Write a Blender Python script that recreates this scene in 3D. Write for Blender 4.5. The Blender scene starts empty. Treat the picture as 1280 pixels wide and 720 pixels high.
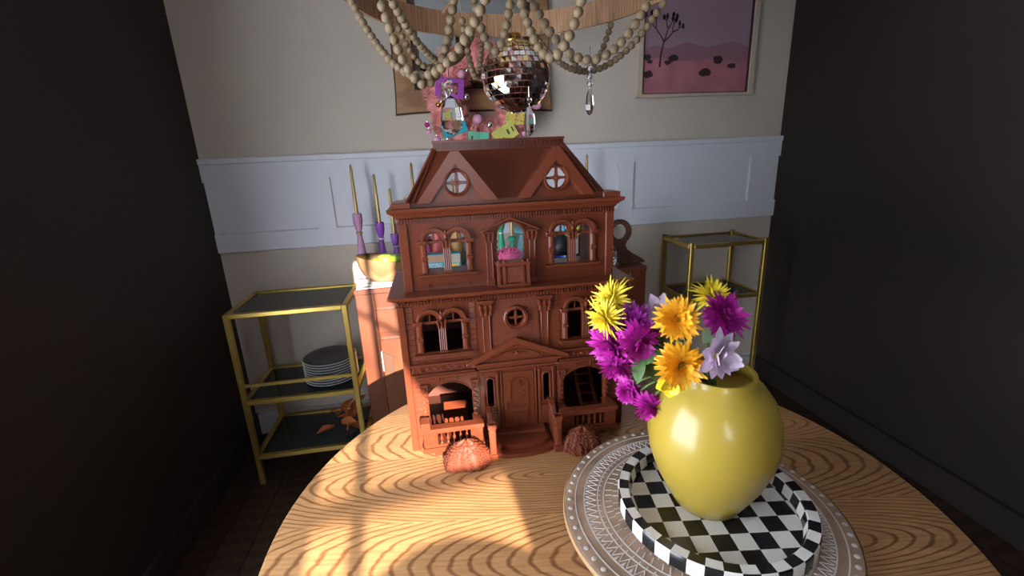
import bpy, bmesh, math, random
from mathutils import Vector, Matrix
from mathutils.geometry import tessellate_polygon
R = math.radians
PI = math.pi
random.seed(7)
sc = bpy.context.scene
COL = sc.collection

# ------------------------------------------------------------------ camera
CAM = dict(pos=(-0.1517, -0.9466, 0.6487), yaw=0.1541, pitch=0.2806, roll=-0.0437, f=567.57)
fw = Vector((math.sin(CAM['yaw'])*math.cos(CAM['pitch']), math.cos(CAM['yaw'])*math.cos(CAM['pitch']), -math.sin(CAM['pitch'])))
rt = Vector((math.cos(CAM['yaw']), -math.sin(CAM['yaw']), 0)); up = rt.cross(fw)
c_, s_ = math.cos(CAM['roll']), math.sin(CAM['roll'])
rt, up = c_*rt + s_*up, -s_*rt + c_*up
cd = bpy.data.cameras.new('camera'); cam = bpy.data.objects.new('camera', cd); COL.objects.link(cam)
cd.sensor_fit = 'HORIZONTAL'; cd.sensor_width = 36; cd.lens = CAM['f']/1280*36; cd.clip_start = 0.02
m = Matrix((rt, up, -fw)).transposed().to_4x4(); m.translation = Vector(CAM['pos']); cam.matrix_world = m
sc.camera = cam

# ------------------------------------------------------------------ light
SIG, TAN = -0.10, 0.33            # sun travels along (SIG, 1, -TAN)
w = bpy.data.worlds.new('sky'); sc.world = w; w.use_nodes = True
bg = w.node_tree.nodes['Background']; bg.inputs[0].default_value = (0.80, 0.88, 1.0, 1); bg.inputs[1].default_value = 15.0
sd = bpy.data.lights.new('sun', 'SUN'); sun = bpy.data.objects.new('sun', sd); COL.objects.link(sun)
sd.energy = 33.0; sd.angle = R(0.5); sd.color = (1.0, 0.90, 0.78)
sun.rotation_euler = Vector((SIG, 1, -TAN)).to_track_quat('-Z', 'Y').to_euler()
sun.location = (0.5, -6, 3)
sc.view_settings.view_transform = 'Standard'; sc.view_settings.look = 'None'
sc.view_settings.gamma = 1; sc.view_settings.use_curve_mapping = False
sc.view_settings.exposure = 0.0

# ------------------------------------------------------------------ materials
MATS = {}
def mat(name, col, rough=0.5, metal=0.0, var=0.0, vscale=20, bump=0.0, bscale=120, spec=0.5, coat=0.0, trans=0.0, ior=1.45, sheen=0.0, sub=0.0, btype='NOISE'):
    if name in MATS: return MATS[name]
    mt = bpy.data.materials.new(name); mt.use_nodes = True; nt = mt.node_tree; b = nt.nodes['Principled BSDF']
    b.inputs['Base Color'].default_value = (*col, 1); b.inputs['Roughness'].default_value = rough; b.inputs['Metallic'].default_value = metal
    b.inputs['Specular IOR Level'].default_value = spec; b.inputs['Coat Weight'].default_value = coat
    b.inputs['Transmission Weight'].default_value = trans; b.inputs['IOR'].default_value = ior
    b.inputs['Sheen Weight'].default_value = sheen; b.inputs['Subsurface Weight'].default_value = sub
    tc = nt.nodes.new('ShaderNodeTexCoord')
    if var > 0:
        n = nt.nodes.new('ShaderNodeTexNoise'); n.inputs['Scale'].default_value = vscale; n.inputs['Detail'].default_value = 4
        nt.links.new(tc.outputs['Object'], n.inputs['Vector'])
        r = nt.nodes.new('ShaderNodeValToRGB'); e = r.color_ramp.elements
        e[0].position = .3; e[1].position = .7
        e[0].color = (*[max(0, c*(1-var)) for c in col], 1); e[1].color = (*[min(1, c*(1+var)) for c in col], 1)
        nt.links.new(n.outputs['Fac'], r.inputs[0]); nt.links.new(r.outputs[0], b.inputs['Base Color'])
    if bump > 0:
        if btype == 'VORONOI':
            n2 = nt.nodes.new('ShaderNodeTexVoronoi'); out = n2.outputs['Distance']
        else:
            n2 = nt.nodes.new('ShaderNodeTexNoise'); n2.inputs['Detail'].default_value = 3; out = n2.outputs['Fac']
        n2.inputs['Scale'].default_value = bscale
        nt.links.new(tc.outputs['Object'], n2.inputs['Vector'])
        bp = nt.nodes.new('ShaderNodeBump'); bp.inputs['Strength'].default_value = bump; bp.inputs['Distance'].default_value = 0.002
        nt.links.new(out, bp.inputs['Height']); nt.links.new(bp.outputs[0], b.inputs['Normal'])
    MATS[name] = mt; return mt

def wood(name, light, dark, scale=(1, 8, 8), rings=6.0, dist=6.0, rough=0.45, rot=0.0, fine=60, coat=0.0, wtype='BANDS', cut=(.25, .75)):
    if name in MATS: return MATS[name]
    mt = bpy.data.materials.new(name); mt.use_nodes = True; nt = mt.node_tree; b = nt.nodes['Principled BSDF']
    b.inputs['Roughness'].default_value = rough; b.inputs['Coat Weight'].default_value = coat; b.inputs['Coat Roughness'].default_value = .3
    tc = nt.nodes.new('ShaderNodeTexCoord'); mp = nt.nodes.new('ShaderNodeMapping'); mp.inputs['Scale'].default_value = scale; mp.inputs['Rotation'].default_value = (0, 0, rot)
    nt.links.new(tc.outputs['Object'], mp.inputs[0])
    wv = nt.nodes.new('ShaderNodeTexWave'); wv.wave_type = wtype; wv.bands_direction = 'Y' if wtype == 'BANDS' else 'X'
    wv.inputs['Scale'].default_value = rings; wv.inputs['Distortion'].default_value = dist; wv.inputs['Detail'].default_value = 2.5; wv.inputs['Detail Scale'].default_value = .9
    nt.links.new(mp.outputs[0], wv.inputs[0])
    rp = nt.nodes.new('ShaderNodeValToRGB'); e = rp.color_ramp.elements
    e[0].position, e[1].position = cut; e[0].color = (*dark, 1); e[1].color = (*light, 1)
    nt.links.new(wv.outputs['Fac'], rp.inputs[0])
    n = nt.nodes.new('ShaderNodeTexNoise'); n.inputs['Scale'].default_value = fine; n.inputs['Detail'].default_value = 5
    mp2 = nt.nodes.new('ShaderNodeMapping'); mp2.inputs['Rotation'].default_value = (0, 0, rot); mp2.inputs['Scale'].default_value = (scale[0]*.4, scale[1], scale[2])
    nt.links.new(tc.outputs['Object'], mp2.inputs[0]); nt.links.new(mp2.outputs[0], n.inputs['Vector'])
    mx = nt.nodes.new('ShaderNodeMix'); mx.data_type = 'RGBA'; mx.blend_type = 'MULTIPLY'; mx.inputs[0].default_value = .45
    r2 = nt.nodes.new('ShaderNodeValToRGB'); r2.color_ramp.elements[0].position = .3; r2.color_ramp.elements[0].color = (.55, .5, .45, 1); r2.color_ramp.elements[1].position = .65
    nt.links.new(n.outputs['Fac'], r2.inputs[0]); nt.links.new(rp.outputs[0], mx.inputs[6]); nt.links.new(r2.outputs[0], mx.inputs[7])
    nt.links.new(mx.outputs[2], b.inputs['Base Color'])
    MATS[name] = mt; return mt

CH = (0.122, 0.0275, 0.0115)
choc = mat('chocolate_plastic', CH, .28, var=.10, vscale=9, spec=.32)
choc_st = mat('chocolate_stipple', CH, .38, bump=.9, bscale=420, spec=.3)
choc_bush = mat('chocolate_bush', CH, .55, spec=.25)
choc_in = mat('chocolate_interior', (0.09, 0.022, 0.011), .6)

# ------------------------------------------------------------------ mesh helpers
class MB:
    def __init__(s): s.v = []; s.f = []; s.m = []
    def add(s, vs, fs, mi=0):
        o = len(s.v); s.v += [tuple(v) for v in vs]; s.f += [tuple(i+o for i in f) for f in fs]; s.m += [mi]*len(fs); return s
    def box(s, x0, x1, y0, y1, z0, z1, mi=0):
        return s.add([(x0,y0,z0),(x1,y0,z0),(x1,y1,z0),(x0,y1,z0),(x0,y0,z1),(x1,y0,z1),(x1,y1,z1),(x0,y1,z1)],
                     [(0,3,2,1),(4,5,6,7),(0,1,5,4),(1,2,6,5),(2,3,7,6),(3,0,4,7)], mi)
    def plate(s, outer, holes, a, b, axis='y', mi=0):
        """outline(s) in 2D extruded between a and b; axis y: (x,z) outline, z: (x,y), x: (y,z)"""
        def P(p, t): return (p[0], t, p[1]) if axis == 'y' else ((p[0], p[1], t) if axis == 'z' else (t, p[0], p[1]))
        loops = [list(outer)] + [list(h) for h in holes]
        flat = [p for l in loops for p in l]; n = len(flat)
        tri = tessellate_polygon([[Vector((p[0], p[1], 0)) for p in l] for l in loops])
        fs = []
        vs = [P(p, a) for p in flat] + [P(p, b) for p in flat]
        for t in tri:
            fs.append(tuple(t)); fs.append(tuple(i+n for i in reversed(t)))
        o = 0
        for l in loops:
            k = len(l)
            for i in range(k):
                j = (i+1) % k; fs.append((o+i, o+j, o+j+n, o+i+n))
            o += k
        return s.add(vs, fs, mi)
    def lathe(s, prof, c=(0,0,0), n=16, mi=0, a0=0, a1=2*PI, sx=1, sy=1, cap=True):
        full = abs(a1-a0-2*PI) < 1e-6; k = n if full else n+1
        vs = []; fs = []
        for r, z in prof:
            for i in range(k):
                a = a0+(a1-a0)*i/n; vs.append((c[0]+r*sx*math.cos(a), c[1]+r*sy*math.sin(a), c[2]+z))
        for j in range(len(prof)-1):
            for i in range(n):
                i2 = (i+1) % k; fs.append((j*k+i, j*k+i2, (j+1)*k+i2, (j+1)*k+i))
        if full and cap and prof[0] != prof[-1]:
            if prof[0][0] > 1e-6: fs.append(tuple(reversed(range(k))))
            if prof[-1][0] > 1e-6: fs.append(tuple(range((len(prof)-1)*k, len(prof)*k)))
        return s.add(vs, fs, mi)
    def tube(s, pts, r, n=8, mi=0, closed=False):
        pts = [Vector(p) for p in pts]; N = len(pts); rr = r if hasattr(r, '__len__') else [r]*N
        vs = []; fs = []; prev = None
        for i, p in enumerate(pts):
            t = (pts[(i+1) % N]-pts[i-1]) if closed else (pts[min(i+1, N-1)]-pts[max(i-1, 0)])
            t = t.normalized() if t.length > 1e-9 else Vector((0,0,1))
            if prev is None:
                q = Vector((0,0,1)) if abs(t.z) < .9 else Vector((1,0,0)); u = t.cross(q).normalized()
            else: u = (prev - t*prev.dot(t)).normalized()
            prev = u; v = t.cross(u)
            for k in range(n):
                a = 2*PI*k/n; vs.append(p + (u*math.cos(a)+v*math.sin(a))*rr[i])
        L = N if closed else N-1
        for i in range(L):
            j = (i+1) % N
            for k in range(n):
                k2 = (k+1) % n; fs.append((i*n+k, i*n+k2, j*n+k2, j*n+k))
        if not closed: fs += [tuple(reversed(range(n))), tuple(range((N-1)*n, N*n))]
        return s.add(vs, fs, mi)
    def ball(s, c, r, nu=12, nv=8, sx=1, sy=1, sz=1, mi=0):
        prof = [(max(1e-7, r*math.sin(PI*j/nv)), -r*math.cos(PI*j/nv)*sz) for j in range(nv+1)]
        return s.lathe(prof, c, nu, mi, sx=sx, sy=sy)
    def arch(s, cx, cz, r0, r1, y0, y1, a0=0, a1=PI, n=14, mi=0):
        o = [(cx+r1*math.cos(a0+(a1-a0)*i/n), cz+r1*math.sin(a0+(a1-a0)*i/n)) for i in range(n+1)]
        i_ = [(cx+r0*math.cos(a1+(a0-a1)*i/n), cz+r0*math.sin(a1+(a0-a1)*i/n)) for i in range(n+1)]
        if abs(a1-a0-2*PI) < 1e-6: return s.plate(o[:-1], [i_[:-1]], y0, y1, 'y', mi)
        return s.plate(o+i_, [], y0, y1, 'y', mi)
    def mesh(s, name, mats, smooth=False):
        me = bpy.data.meshes.new(name); me.from_pydata(s.v, [], s.f)
        for mt in (mats if isinstance(mats, (list, tuple)) else [mats]): me.materials.append(mt)
        me.polygons.foreach_set('material_index', s.m)
        bm = bmesh.new(); bm.from_mesh(me); bmesh.ops.remove_doubles(bm, verts=bm.verts, dist=1e-6); bmesh.ops.recalc_face_normals(bm, faces=bm.faces); bm.to_mesh(me); bm.free()
        if smooth:
            me.polygons.foreach_set('use_smooth', [True]*len(me.polygons))
            if smooth != 'all':
                me.set_sharp_from_angle(angle=R(smooth if not isinstance(smooth, bool) else 40))
        me.update(); return me
    def build(s, name, mats, parent=None, smooth=False, bevel=0.0, stuff=False, seg=1):
        return link(name, s.mesh(name, mats, smooth), parent, bevel, stuff, seg)

def link(name, me, parent=None, bevel=0.0, stuff=False, seg=1, loc=None):
    o = bpy.data.objects.new(name, me); COL.objects.link(o)
    if parent is not None: o.parent = parent
    if loc is not None: o.location = loc
    if bevel > 0:
        b = o.modifiers.new('bevel', 'BEVEL'); b.width = bevel; b.segments = seg; b.limit_method = 'ANGLE'; b.angle_limit = R(35)
    if stuff: o['kind'] = 'stuff'
    return o
def tag(o, label, cat, group=None):
    o['label'] = label; o['category'] = cat
    if group: o['group'] = group
    return o
def empty(name, loc=(0,0,0), label=None, cat=None, group=None, rz=0):
    o = bpy.data.objects.new(name, None); COL.objects.link(o); o.location = loc; o.rotation_euler = (0,0,rz); o.empty_display_size = .02
    if label: tag(o, label, cat, group)
    return o
def struct(o): o['kind'] = 'structure'; return o
def halfround(cx, z0, r, n=12): return [(cx+r*math.cos(PI*i/n), z0+r*math.sin(PI*i/n)) for i in range(n+1)]
def rect(x0, x1, z0, z1): return [(x0,z0),(x1,z0),(x1,z1),(x0,z1)]

# ------------------------------------------------------------------ setting
YW, XL, XR, YB, ZF, ZC = 1.45, -1.22, 1.78, -2.4, -0.75, 1.75
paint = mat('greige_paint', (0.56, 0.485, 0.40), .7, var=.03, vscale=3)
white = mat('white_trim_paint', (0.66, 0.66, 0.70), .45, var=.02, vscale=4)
brownwall = mat('dim_wall_brown', (0.022, 0.014, 0.012), .7, var=.15, vscale=3)  # invented dark tone: dims the side walls and cuts rear-wall bounce
struct(MB().box(XL-.12, XR+.12, YW, YW+.12, ZF, ZC).build('wall_back', paint))
struct(MB().box(XL, XR, YW-.030, YW+.02, .672, .70).build('trim_1', white, None, bevel=.004))            # cap rail
struct(MB().box(XL, XR, YW-.020, YW+.02, .593, .672).build('trim_2', white))
struct(MB().box(XL, XR, YW-.020, YW+.02, .256, .350).build('trim_3', white, None, bevel=.004))
struct(MB().box(XL, XR, YW-.006, YW+.02, .350, .593).build('trim_4', white))                            # recessed panel board
k = 5
for xs in (-.697, .083, .863, 1.643):
    struct(MB().box(xs-.043, xs+.043, YW-.0203, YW+.02, .340, .603).build('trim_%d' % k, white)); k += 1
struct(MB().box(XL, XR, YW-.026, YW+.02, ZF, ZF+.12).build('baseboard_back', white, None, bevel=.004))
# side walls; unseen opening added in the left one to let soft daylight in
def sidewall(name, x0, x1, openings):
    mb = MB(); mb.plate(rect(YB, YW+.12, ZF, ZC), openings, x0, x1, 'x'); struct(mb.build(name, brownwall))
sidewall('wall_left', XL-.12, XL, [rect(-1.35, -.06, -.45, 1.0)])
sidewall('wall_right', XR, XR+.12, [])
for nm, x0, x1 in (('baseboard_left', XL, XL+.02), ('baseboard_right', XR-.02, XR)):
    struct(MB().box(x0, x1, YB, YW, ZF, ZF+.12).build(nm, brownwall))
struct(MB().box(XL-.12, XR+.12, YB-.12, YW+.12, ZC, ZC+.1).build('ceiling', mat('ceiling_paint', (.7,.68,.66), .8)))
# rear wall: one sash window lets the sun in
def wx(u): return u + SIG*YB          # sun ray coordinate -> place on the rear wall
def wz(h): return h - TAN*YB
WX0, WX1, WZ0, WZ1 = wx(-.455), wx(.10), wz(-.42), wz(.67)
struct(MB().plate(rect(XL-.12, XR+.12, ZF, ZC), [rect(WX0, WX1, WZ0, WZ1)], YB-.12, YB, 'y').build('wall_rear', brownwall))
wf = MB()
wf.box(WX0-.04, WX0, YB-.06, YB+.02, WZ0-.04, WZ1+.04); wf.box(WX1, WX1+.04, YB-.06, YB+.02, WZ0-.04, WZ1+.04)
wf.box(WX0, WX1, YB-.06, YB+.02, WZ1, WZ1+.04); wf.box(WX0, WX1, YB-.06, YB+.02, WZ0-.04, WZ0)
win = struct(wf.build('window_1', white))
MB().box(wx(-.382), wx(-.354), YB-.03, YB-.015, WZ0, WZ1).build('mullion', white, win)
MB().tube([(WX0, YB-.04, wz(-.044)), (WX1, YB-.04, wz(-.008))], .0125, 6).build('muntin', white, win)
# unseen sheet added by the window, its edge shaped to cut the sun patch
cu = [(-.092,-.42),(-.086,-.2),(-.066,-.03),(-.072,.055),(-.15,.095),(-.225,.15),(-.262,.23),(-.275,.40),(-.262,.55),(-.25,.62),(-.25,.78),(.16,.78),(.16,-.42)]
cm = MB().plate([(u + SIG*(YB+.05), h - TAN*(YB+.05)) for u, h in cu], [], YB+.045, YB+.058, 'y')
tag(cm.build('sun_blocker', mat('blocker_linen', (.35,.30,.26), .9)), 'unseen linen sheet added behind the viewer to shape the sun patch', 'sun_blocker')
# unseen bough added outside the window to cast the sideboard's diagonal shadow
by = -3.4
tag(MB().tube([(u + SIG*by, by, h - TAN*by) for u, h in ((-.62,.46),(-.44,.366),(-.27,.249),(-.1,.12))], .010, 6).build('shadow_bough', mat('bark', (.1,.07,.05), .9)), 'unseen slanting bough added outside the window for its diagonal shadow', 'shadow caster')

# floor of dark planks
floor = struct(MB().box(XL, XR, YB, YW, ZF-.06, ZF-.006).build('floor', mat('floor_gap', (.012,.008,.006), .8)))
plank = wood('dark_floor_wood', (.055,.030,.018), (.025,.013,.008), (8,1,1), 5, 5, .4)
pw = .125; nx = int((XR-XL)/pw)
pm = MB().box(-pw/2+.0015, pw/2-.0015, -.62, .62, -.006, 0).mesh('plank', plank)
for i in range(nx):
    for j in range(4):
        y = YB + .3 + j*1.243 - (.6 if i % 2 else 0)
        if y-.62 < YB or y+.62 > YW: 
            y0, y1 = max(y-.62, YB), min(y+.62, YW)
            if y1-y0 < .1: continue
            link('plank', MB().box(-pw/2+.0015, pw/2-.0015, y0-y, y1-y, -.006, 0).mesh('plank', plank), floor, loc=(XL+pw*(i+.5), y, ZF))
        else: link('plank', pm, floor, loc=(XL+pw*(i+.5), y, ZF))

# ------------------------------------------------------------------ round table
TC, TR = (0.113, -0.246), 0.614
def oakmat():
    mt = bpy.data.materials.new('oak_top'); mt.use_nodes = True; nt = mt.node_tree; N = nt.nodes.new; L = nt.links.new; b = nt.nodes['Principled BSDF']
    b.inputs['Roughness'].default_value = .36; b.inputs['Coat Weight'].default_value = .12; b.inputs['Coat Roughness'].default_value = .3
    def M(op, a, c=None):
        n = N('ShaderNodeMath'); n.operation = op
        for i, q in enumerate((a, c)):
            if q is None: continue
            if isinstance(q, (int, float)): n.inputs[i].default_value = q
            else: L(q, n.inputs[i])
        return n.outputs[0]
    tc = N('ShaderNodeTexCoord'); mp = N('ShaderNodeMapping'); mp.inputs['Rotation'].default_value = (0,0,R(8)); L(tc.outputs['Object'], mp.inputs[0])
    sp = N('ShaderNodeSeparateXYZ'); L(mp.outputs[0], sp.inputs[0])
    PWD = .19; yq = M('DIVIDE', M('ADD', sp.outputs[1], .03), PWD); idx = M('FLOOR', yq); ly = M('MULTIPLY', M('SUBTRACT', M('FRACT', yq), .5), PWD)
    wn = N('ShaderNodeTexWhiteNoise'); wn.noise_dimensions = '1D'; L(idx, wn.inputs['W']); r1 = wn.outputs['Value']
    wn2 = N('ShaderNodeTexWhiteNoise'); wn2.noise_dimensions = '1D'; L(M('ADD', idx, 17.3), wn2.inputs['W']); r2 = wn2.outputs['Value']
    vx = M('MULTIPLY', M('ADD', sp.outputs[0], M('MULTIPLY', M('SUBTRACT', r1, .5), .9)), .20)
    vy = M('ADD', ly, M('MULTIPLY', M('SUBTRACT', r2, .5), .07))
    cb_ = N('ShaderNodeCombineXYZ'); L(vx, cb_.inputs[0]); L(vy, cb_.inputs[1])
    wv = N('ShaderNodeTexWave'); wv.wave_type = 'RINGS'; wv.rings_direction = 'Z'; wv.inputs['Scale'].default_value = 46; wv.inputs['Distortion'].default_value = 5.5; wv.inputs['Detail'].default_value = 3; wv.inputs['Detail Scale'].default_value = .35; L(cb_.outputs[0], wv.inputs[0])
    rp = N('ShaderNodeValToRGB'); e = rp.color_ramp.elements; e[0].position = .0; e[0].color = (.225,.095,.034,1); e[1].position = .30; e[1].color = (.475,.250,.105,1); L(wv.outputs['Fac'], rp.inputs[0])
    fs = N('ShaderNodeMapping'); fs.inputs['Scale'].default_value = (14, 190, 1); L(mp.outputs[0], fs.inputs[0])
    nz = N('ShaderNodeTexNoise'); nz.inputs['Scale'].default_value = 1; nz.inputs['Detail'].default_value = 4; L(fs.outputs[0], nz.inputs['Vector'])
    r3 = N('ShaderNodeValToRGB'); r3.color_ramp.elements[0].position = .35; r3.color_ramp.elements[0].color = (.72,.66,.6,1); r3.color_ramp.elements[1].position = .6; L(nz.outputs['Fac'], r3.inputs[0])
    mx = N('ShaderNodeMix'); mx.data_type = 'RGBA'; mx.blend_type = 'MULTIPLY'; mx.inputs[0].default_value = .7; L(rp.outputs[0], mx.inputs[6]); L(r3.outputs[0], mx.inputs[7])
    ton = N('ShaderNodeMix'); ton.data_type = 'RGBA'; ton.blend_type = 'MULTIPLY'; ton.inputs[0].default_value = 1.0; L(mx.outputs[2], ton.inputs[6])
    gr = N('ShaderNodeCombineXYZ'); tv = M('ADD', M('MULTIPLY', r2, .28), .80)
    for q in range(3): L(tv, gr.inputs[q])
    L(gr.outputs[0], ton.inputs[7]); L(ton.outputs[2], b.inputs['Base Color']); return mt
oak = oakmat()
tb = empty('round_table', (TC[0], TC[1], ZF), 'round oak dining table with bold grain, carrying the dollhouse', 'table')
mb = MB().lathe([(TR-.02,.712),(TR-.004,.718),(TR,.730),(TR,.742),(TR-.003,.748),(TR-.008,.75)], n=128); mb.build('tabletop', oak, tb, smooth=35)
mb = MB().lathe([(.25,.0),(.26,.02),(.22,.05),(.10,.09),(.07,.16),(.08,.30),(.06,.42),(.07,.60),(.14,.68),(.30,.70),(.30,.714)], n=32); mb.build('pedestal', oak, tb, smooth=35)

# dining chair standing behind the viewer (its arched back shades the near edge of the sun patch)
ch = empty('dining_chair', (0,-1.35,ZF), 'wooden dining chair with arched back on the near side of the table, behind the viewer', 'chair')
cw = wood('chair_wood', (.25,.12,.05), (.14,.06,.03), (1,6,6), 3, 4)
def cz_(h): return h + TAN*1.35 - ZF
arc = [(-.62,-.185),(-.50,-.160),(-.40,-.132),(-.33,-.112),(-.27,-.098),(-.20,-.094),(-.14,-.100),(-.08,-.112),(-.02,-.122),(.05,-.14),(.10,-.18)]
pts = [(u - SIG*-1.35*-1, cz_(h)) for u, h in arc]
pts = [(u + .135, cz_(h)) for u, h in arc]
MB().plate(pts + [(pts[-1][0]-.02, .50), (pts[0][0]+.02, .50)], [], -.012, .012, 'y').build('backrest', cw, ch)
MB().box(pts[0][0]+.04, pts[-1][0]-.04, 0, .42, .42, .46).build('seat', cw, ch, bevel=.01)
for x in (pts[0][0]+.06, pts[-1][0]-.06):
    for y in (0, .38): MB().box(x-.02, x+.02, y-.015, y+.025, 0, .52 if y == 0 else .42).build('leg', cw, ch)

# ------------------------------------------------------------------ DOLLHOUSE
H = empty('dollhouse', (0,0,0), 'tall chocolate brown Victorian dollhouse with mansard roof standing on the round table', 'dollhouse')
B = .0011
# lower facade
PC = .163
def pair_holes(pc, off, hw, z0, z1, zt):
    out = []
    for s in (-1, 1):
        c = pc + s*off; out.append(rect(c-hw, c+hw, z0, z1)); out.append(halfround(c, zt, hw))
    return out
def porch_outline(c, hw, z0, zs, zt, n=14):
    h = zt-zs; r = (hw*hw+h*h)/(2*h); a = math.asin(hw/r)
    return [(c-hw, z0), (c+hw, z0)] + [(c+r*math.sin(a-2*a*i/n), zt-r+r*math.cos(a-2*a*i/n)) for i in range(n+1)]
def sidelight(c, hw, z0, z1): return [(c-hw, z0), (c+hw, z0)] + [(c+hw*math.cos(PI*i/8), z1-hw+hw*math.sin(PI*i/8)) for i in range(9)]
holes = pair_holes(-PC, .0255, .0170, .241, .308, .314) + pair_holes(PC, .0255, .0170, .241, .308, .314)
for s in (-1, 1):
    holes.append(porch_outline(s*.158, .050, .020, .142, .168)); holes.append(sidelight(s*.066, .0075, .094, .164))
holes.append([(.0185*math.cos(2*PI*i/24), .306+.0185*math.sin(2*PI*i/24)) for i in range(24)])
fac = MB().plate(rect(-.25, .25, 0, .356), holes, 0, .008).build('lower_facade', choc, H)
for s in (-1, 1):
    MB().box(s*.2475-.0075 if s < 0 else .2400, s*.2475+.0075 if s < 0 else .2550, -.006, .004, 0, .352).build('corner_pilaster', choc, H, bevel=B)
    MB().box(min(s*.25, s*.244), max(s*.25, s*.244), .008, .24, 0, .372).build('side_wall', choc, H)
    MB().box(min(s*.232, s*.226), max(s*.232, s*.226), .032, .24, .376, .545).build('upper_side_wall', choc, H)
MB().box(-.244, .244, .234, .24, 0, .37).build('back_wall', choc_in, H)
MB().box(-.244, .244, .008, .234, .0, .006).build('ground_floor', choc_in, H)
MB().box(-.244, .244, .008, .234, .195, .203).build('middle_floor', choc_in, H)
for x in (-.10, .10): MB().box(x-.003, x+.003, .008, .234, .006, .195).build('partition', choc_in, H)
# staircase seen through the right porch
st = MB()
st.plate([(.030,.01),(.050,.01),(.20,.185),(.18,.185)], [], .165, .173, 'x'); st.plate([(.030,.01),(.050,.01),(.20,.185),(.18,.185)], [], .205, .213, 'x')
for i in range(9): st.box(.173, .205, .035+.0165*i, .055+.0165*i, .012+.0192*i, .016+.0192*i)
st.build('staircase', choc, H)
rv = [(-.178,.070,.016),(-.118,.070,.016),(-.118,.118,.048),(-.178,.118,.048)]; MB().add(rv+[(x,y+.004,z-.003) for x,y,z in rv], [(0,1,2,3),(7,6,5,4),(0,4,5,1),(1,5,6,2),(2,6,7,3),(3,7,4,0)]).build('sun_patch_slab', choc, H)  # slab added in the left porch, cut to the sun patch's shape
# clapboards beside the windows
bmesh_cache = {}
def boards(x0, x1, z0, z1, step):
    n = int(round((z1-z0)/step)); key = (round(x1-x0, 4), step)
    if key not in bmesh_cache:
        bmesh_cache[key] = MB().add([(0,-.0010,0),(x1-x0,-.0010,0),(x1-x0,-.0022,.0010),(0,-.0022,.0010),(0,-.0006,step-.0008),(x1-x0,-.0006,step-.0008),(x1-x0,.002,0),(0,.002,0),(x1-x0,.002,step),(0,.002,step)],
            [(0,1,2,3),(3,2,5,4),(4,5,8,9),(0,7,6,1),(6,7,9,8),(0,3,4,9,7),(1,6,8,5,2)]).mesh('clapboard', choc)
    for i in range(n): link('clapboard', bmesh_cache[key], fac, loc=(x0, 0, z0+i*step))
for s in (-1, 1):
    for (a, b) in ((.2235, .2395), (.0895, .1015)):
        x0, x1 = (a, b) if s > 0 else (-b, -a); boards(x0, x1, .212, .350, .0125)
    x0, x1 = (.2215, .2395) if s > 0 else (-.2395, -.2215); boards(x0, x1, .010, .185, .0125)

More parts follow.
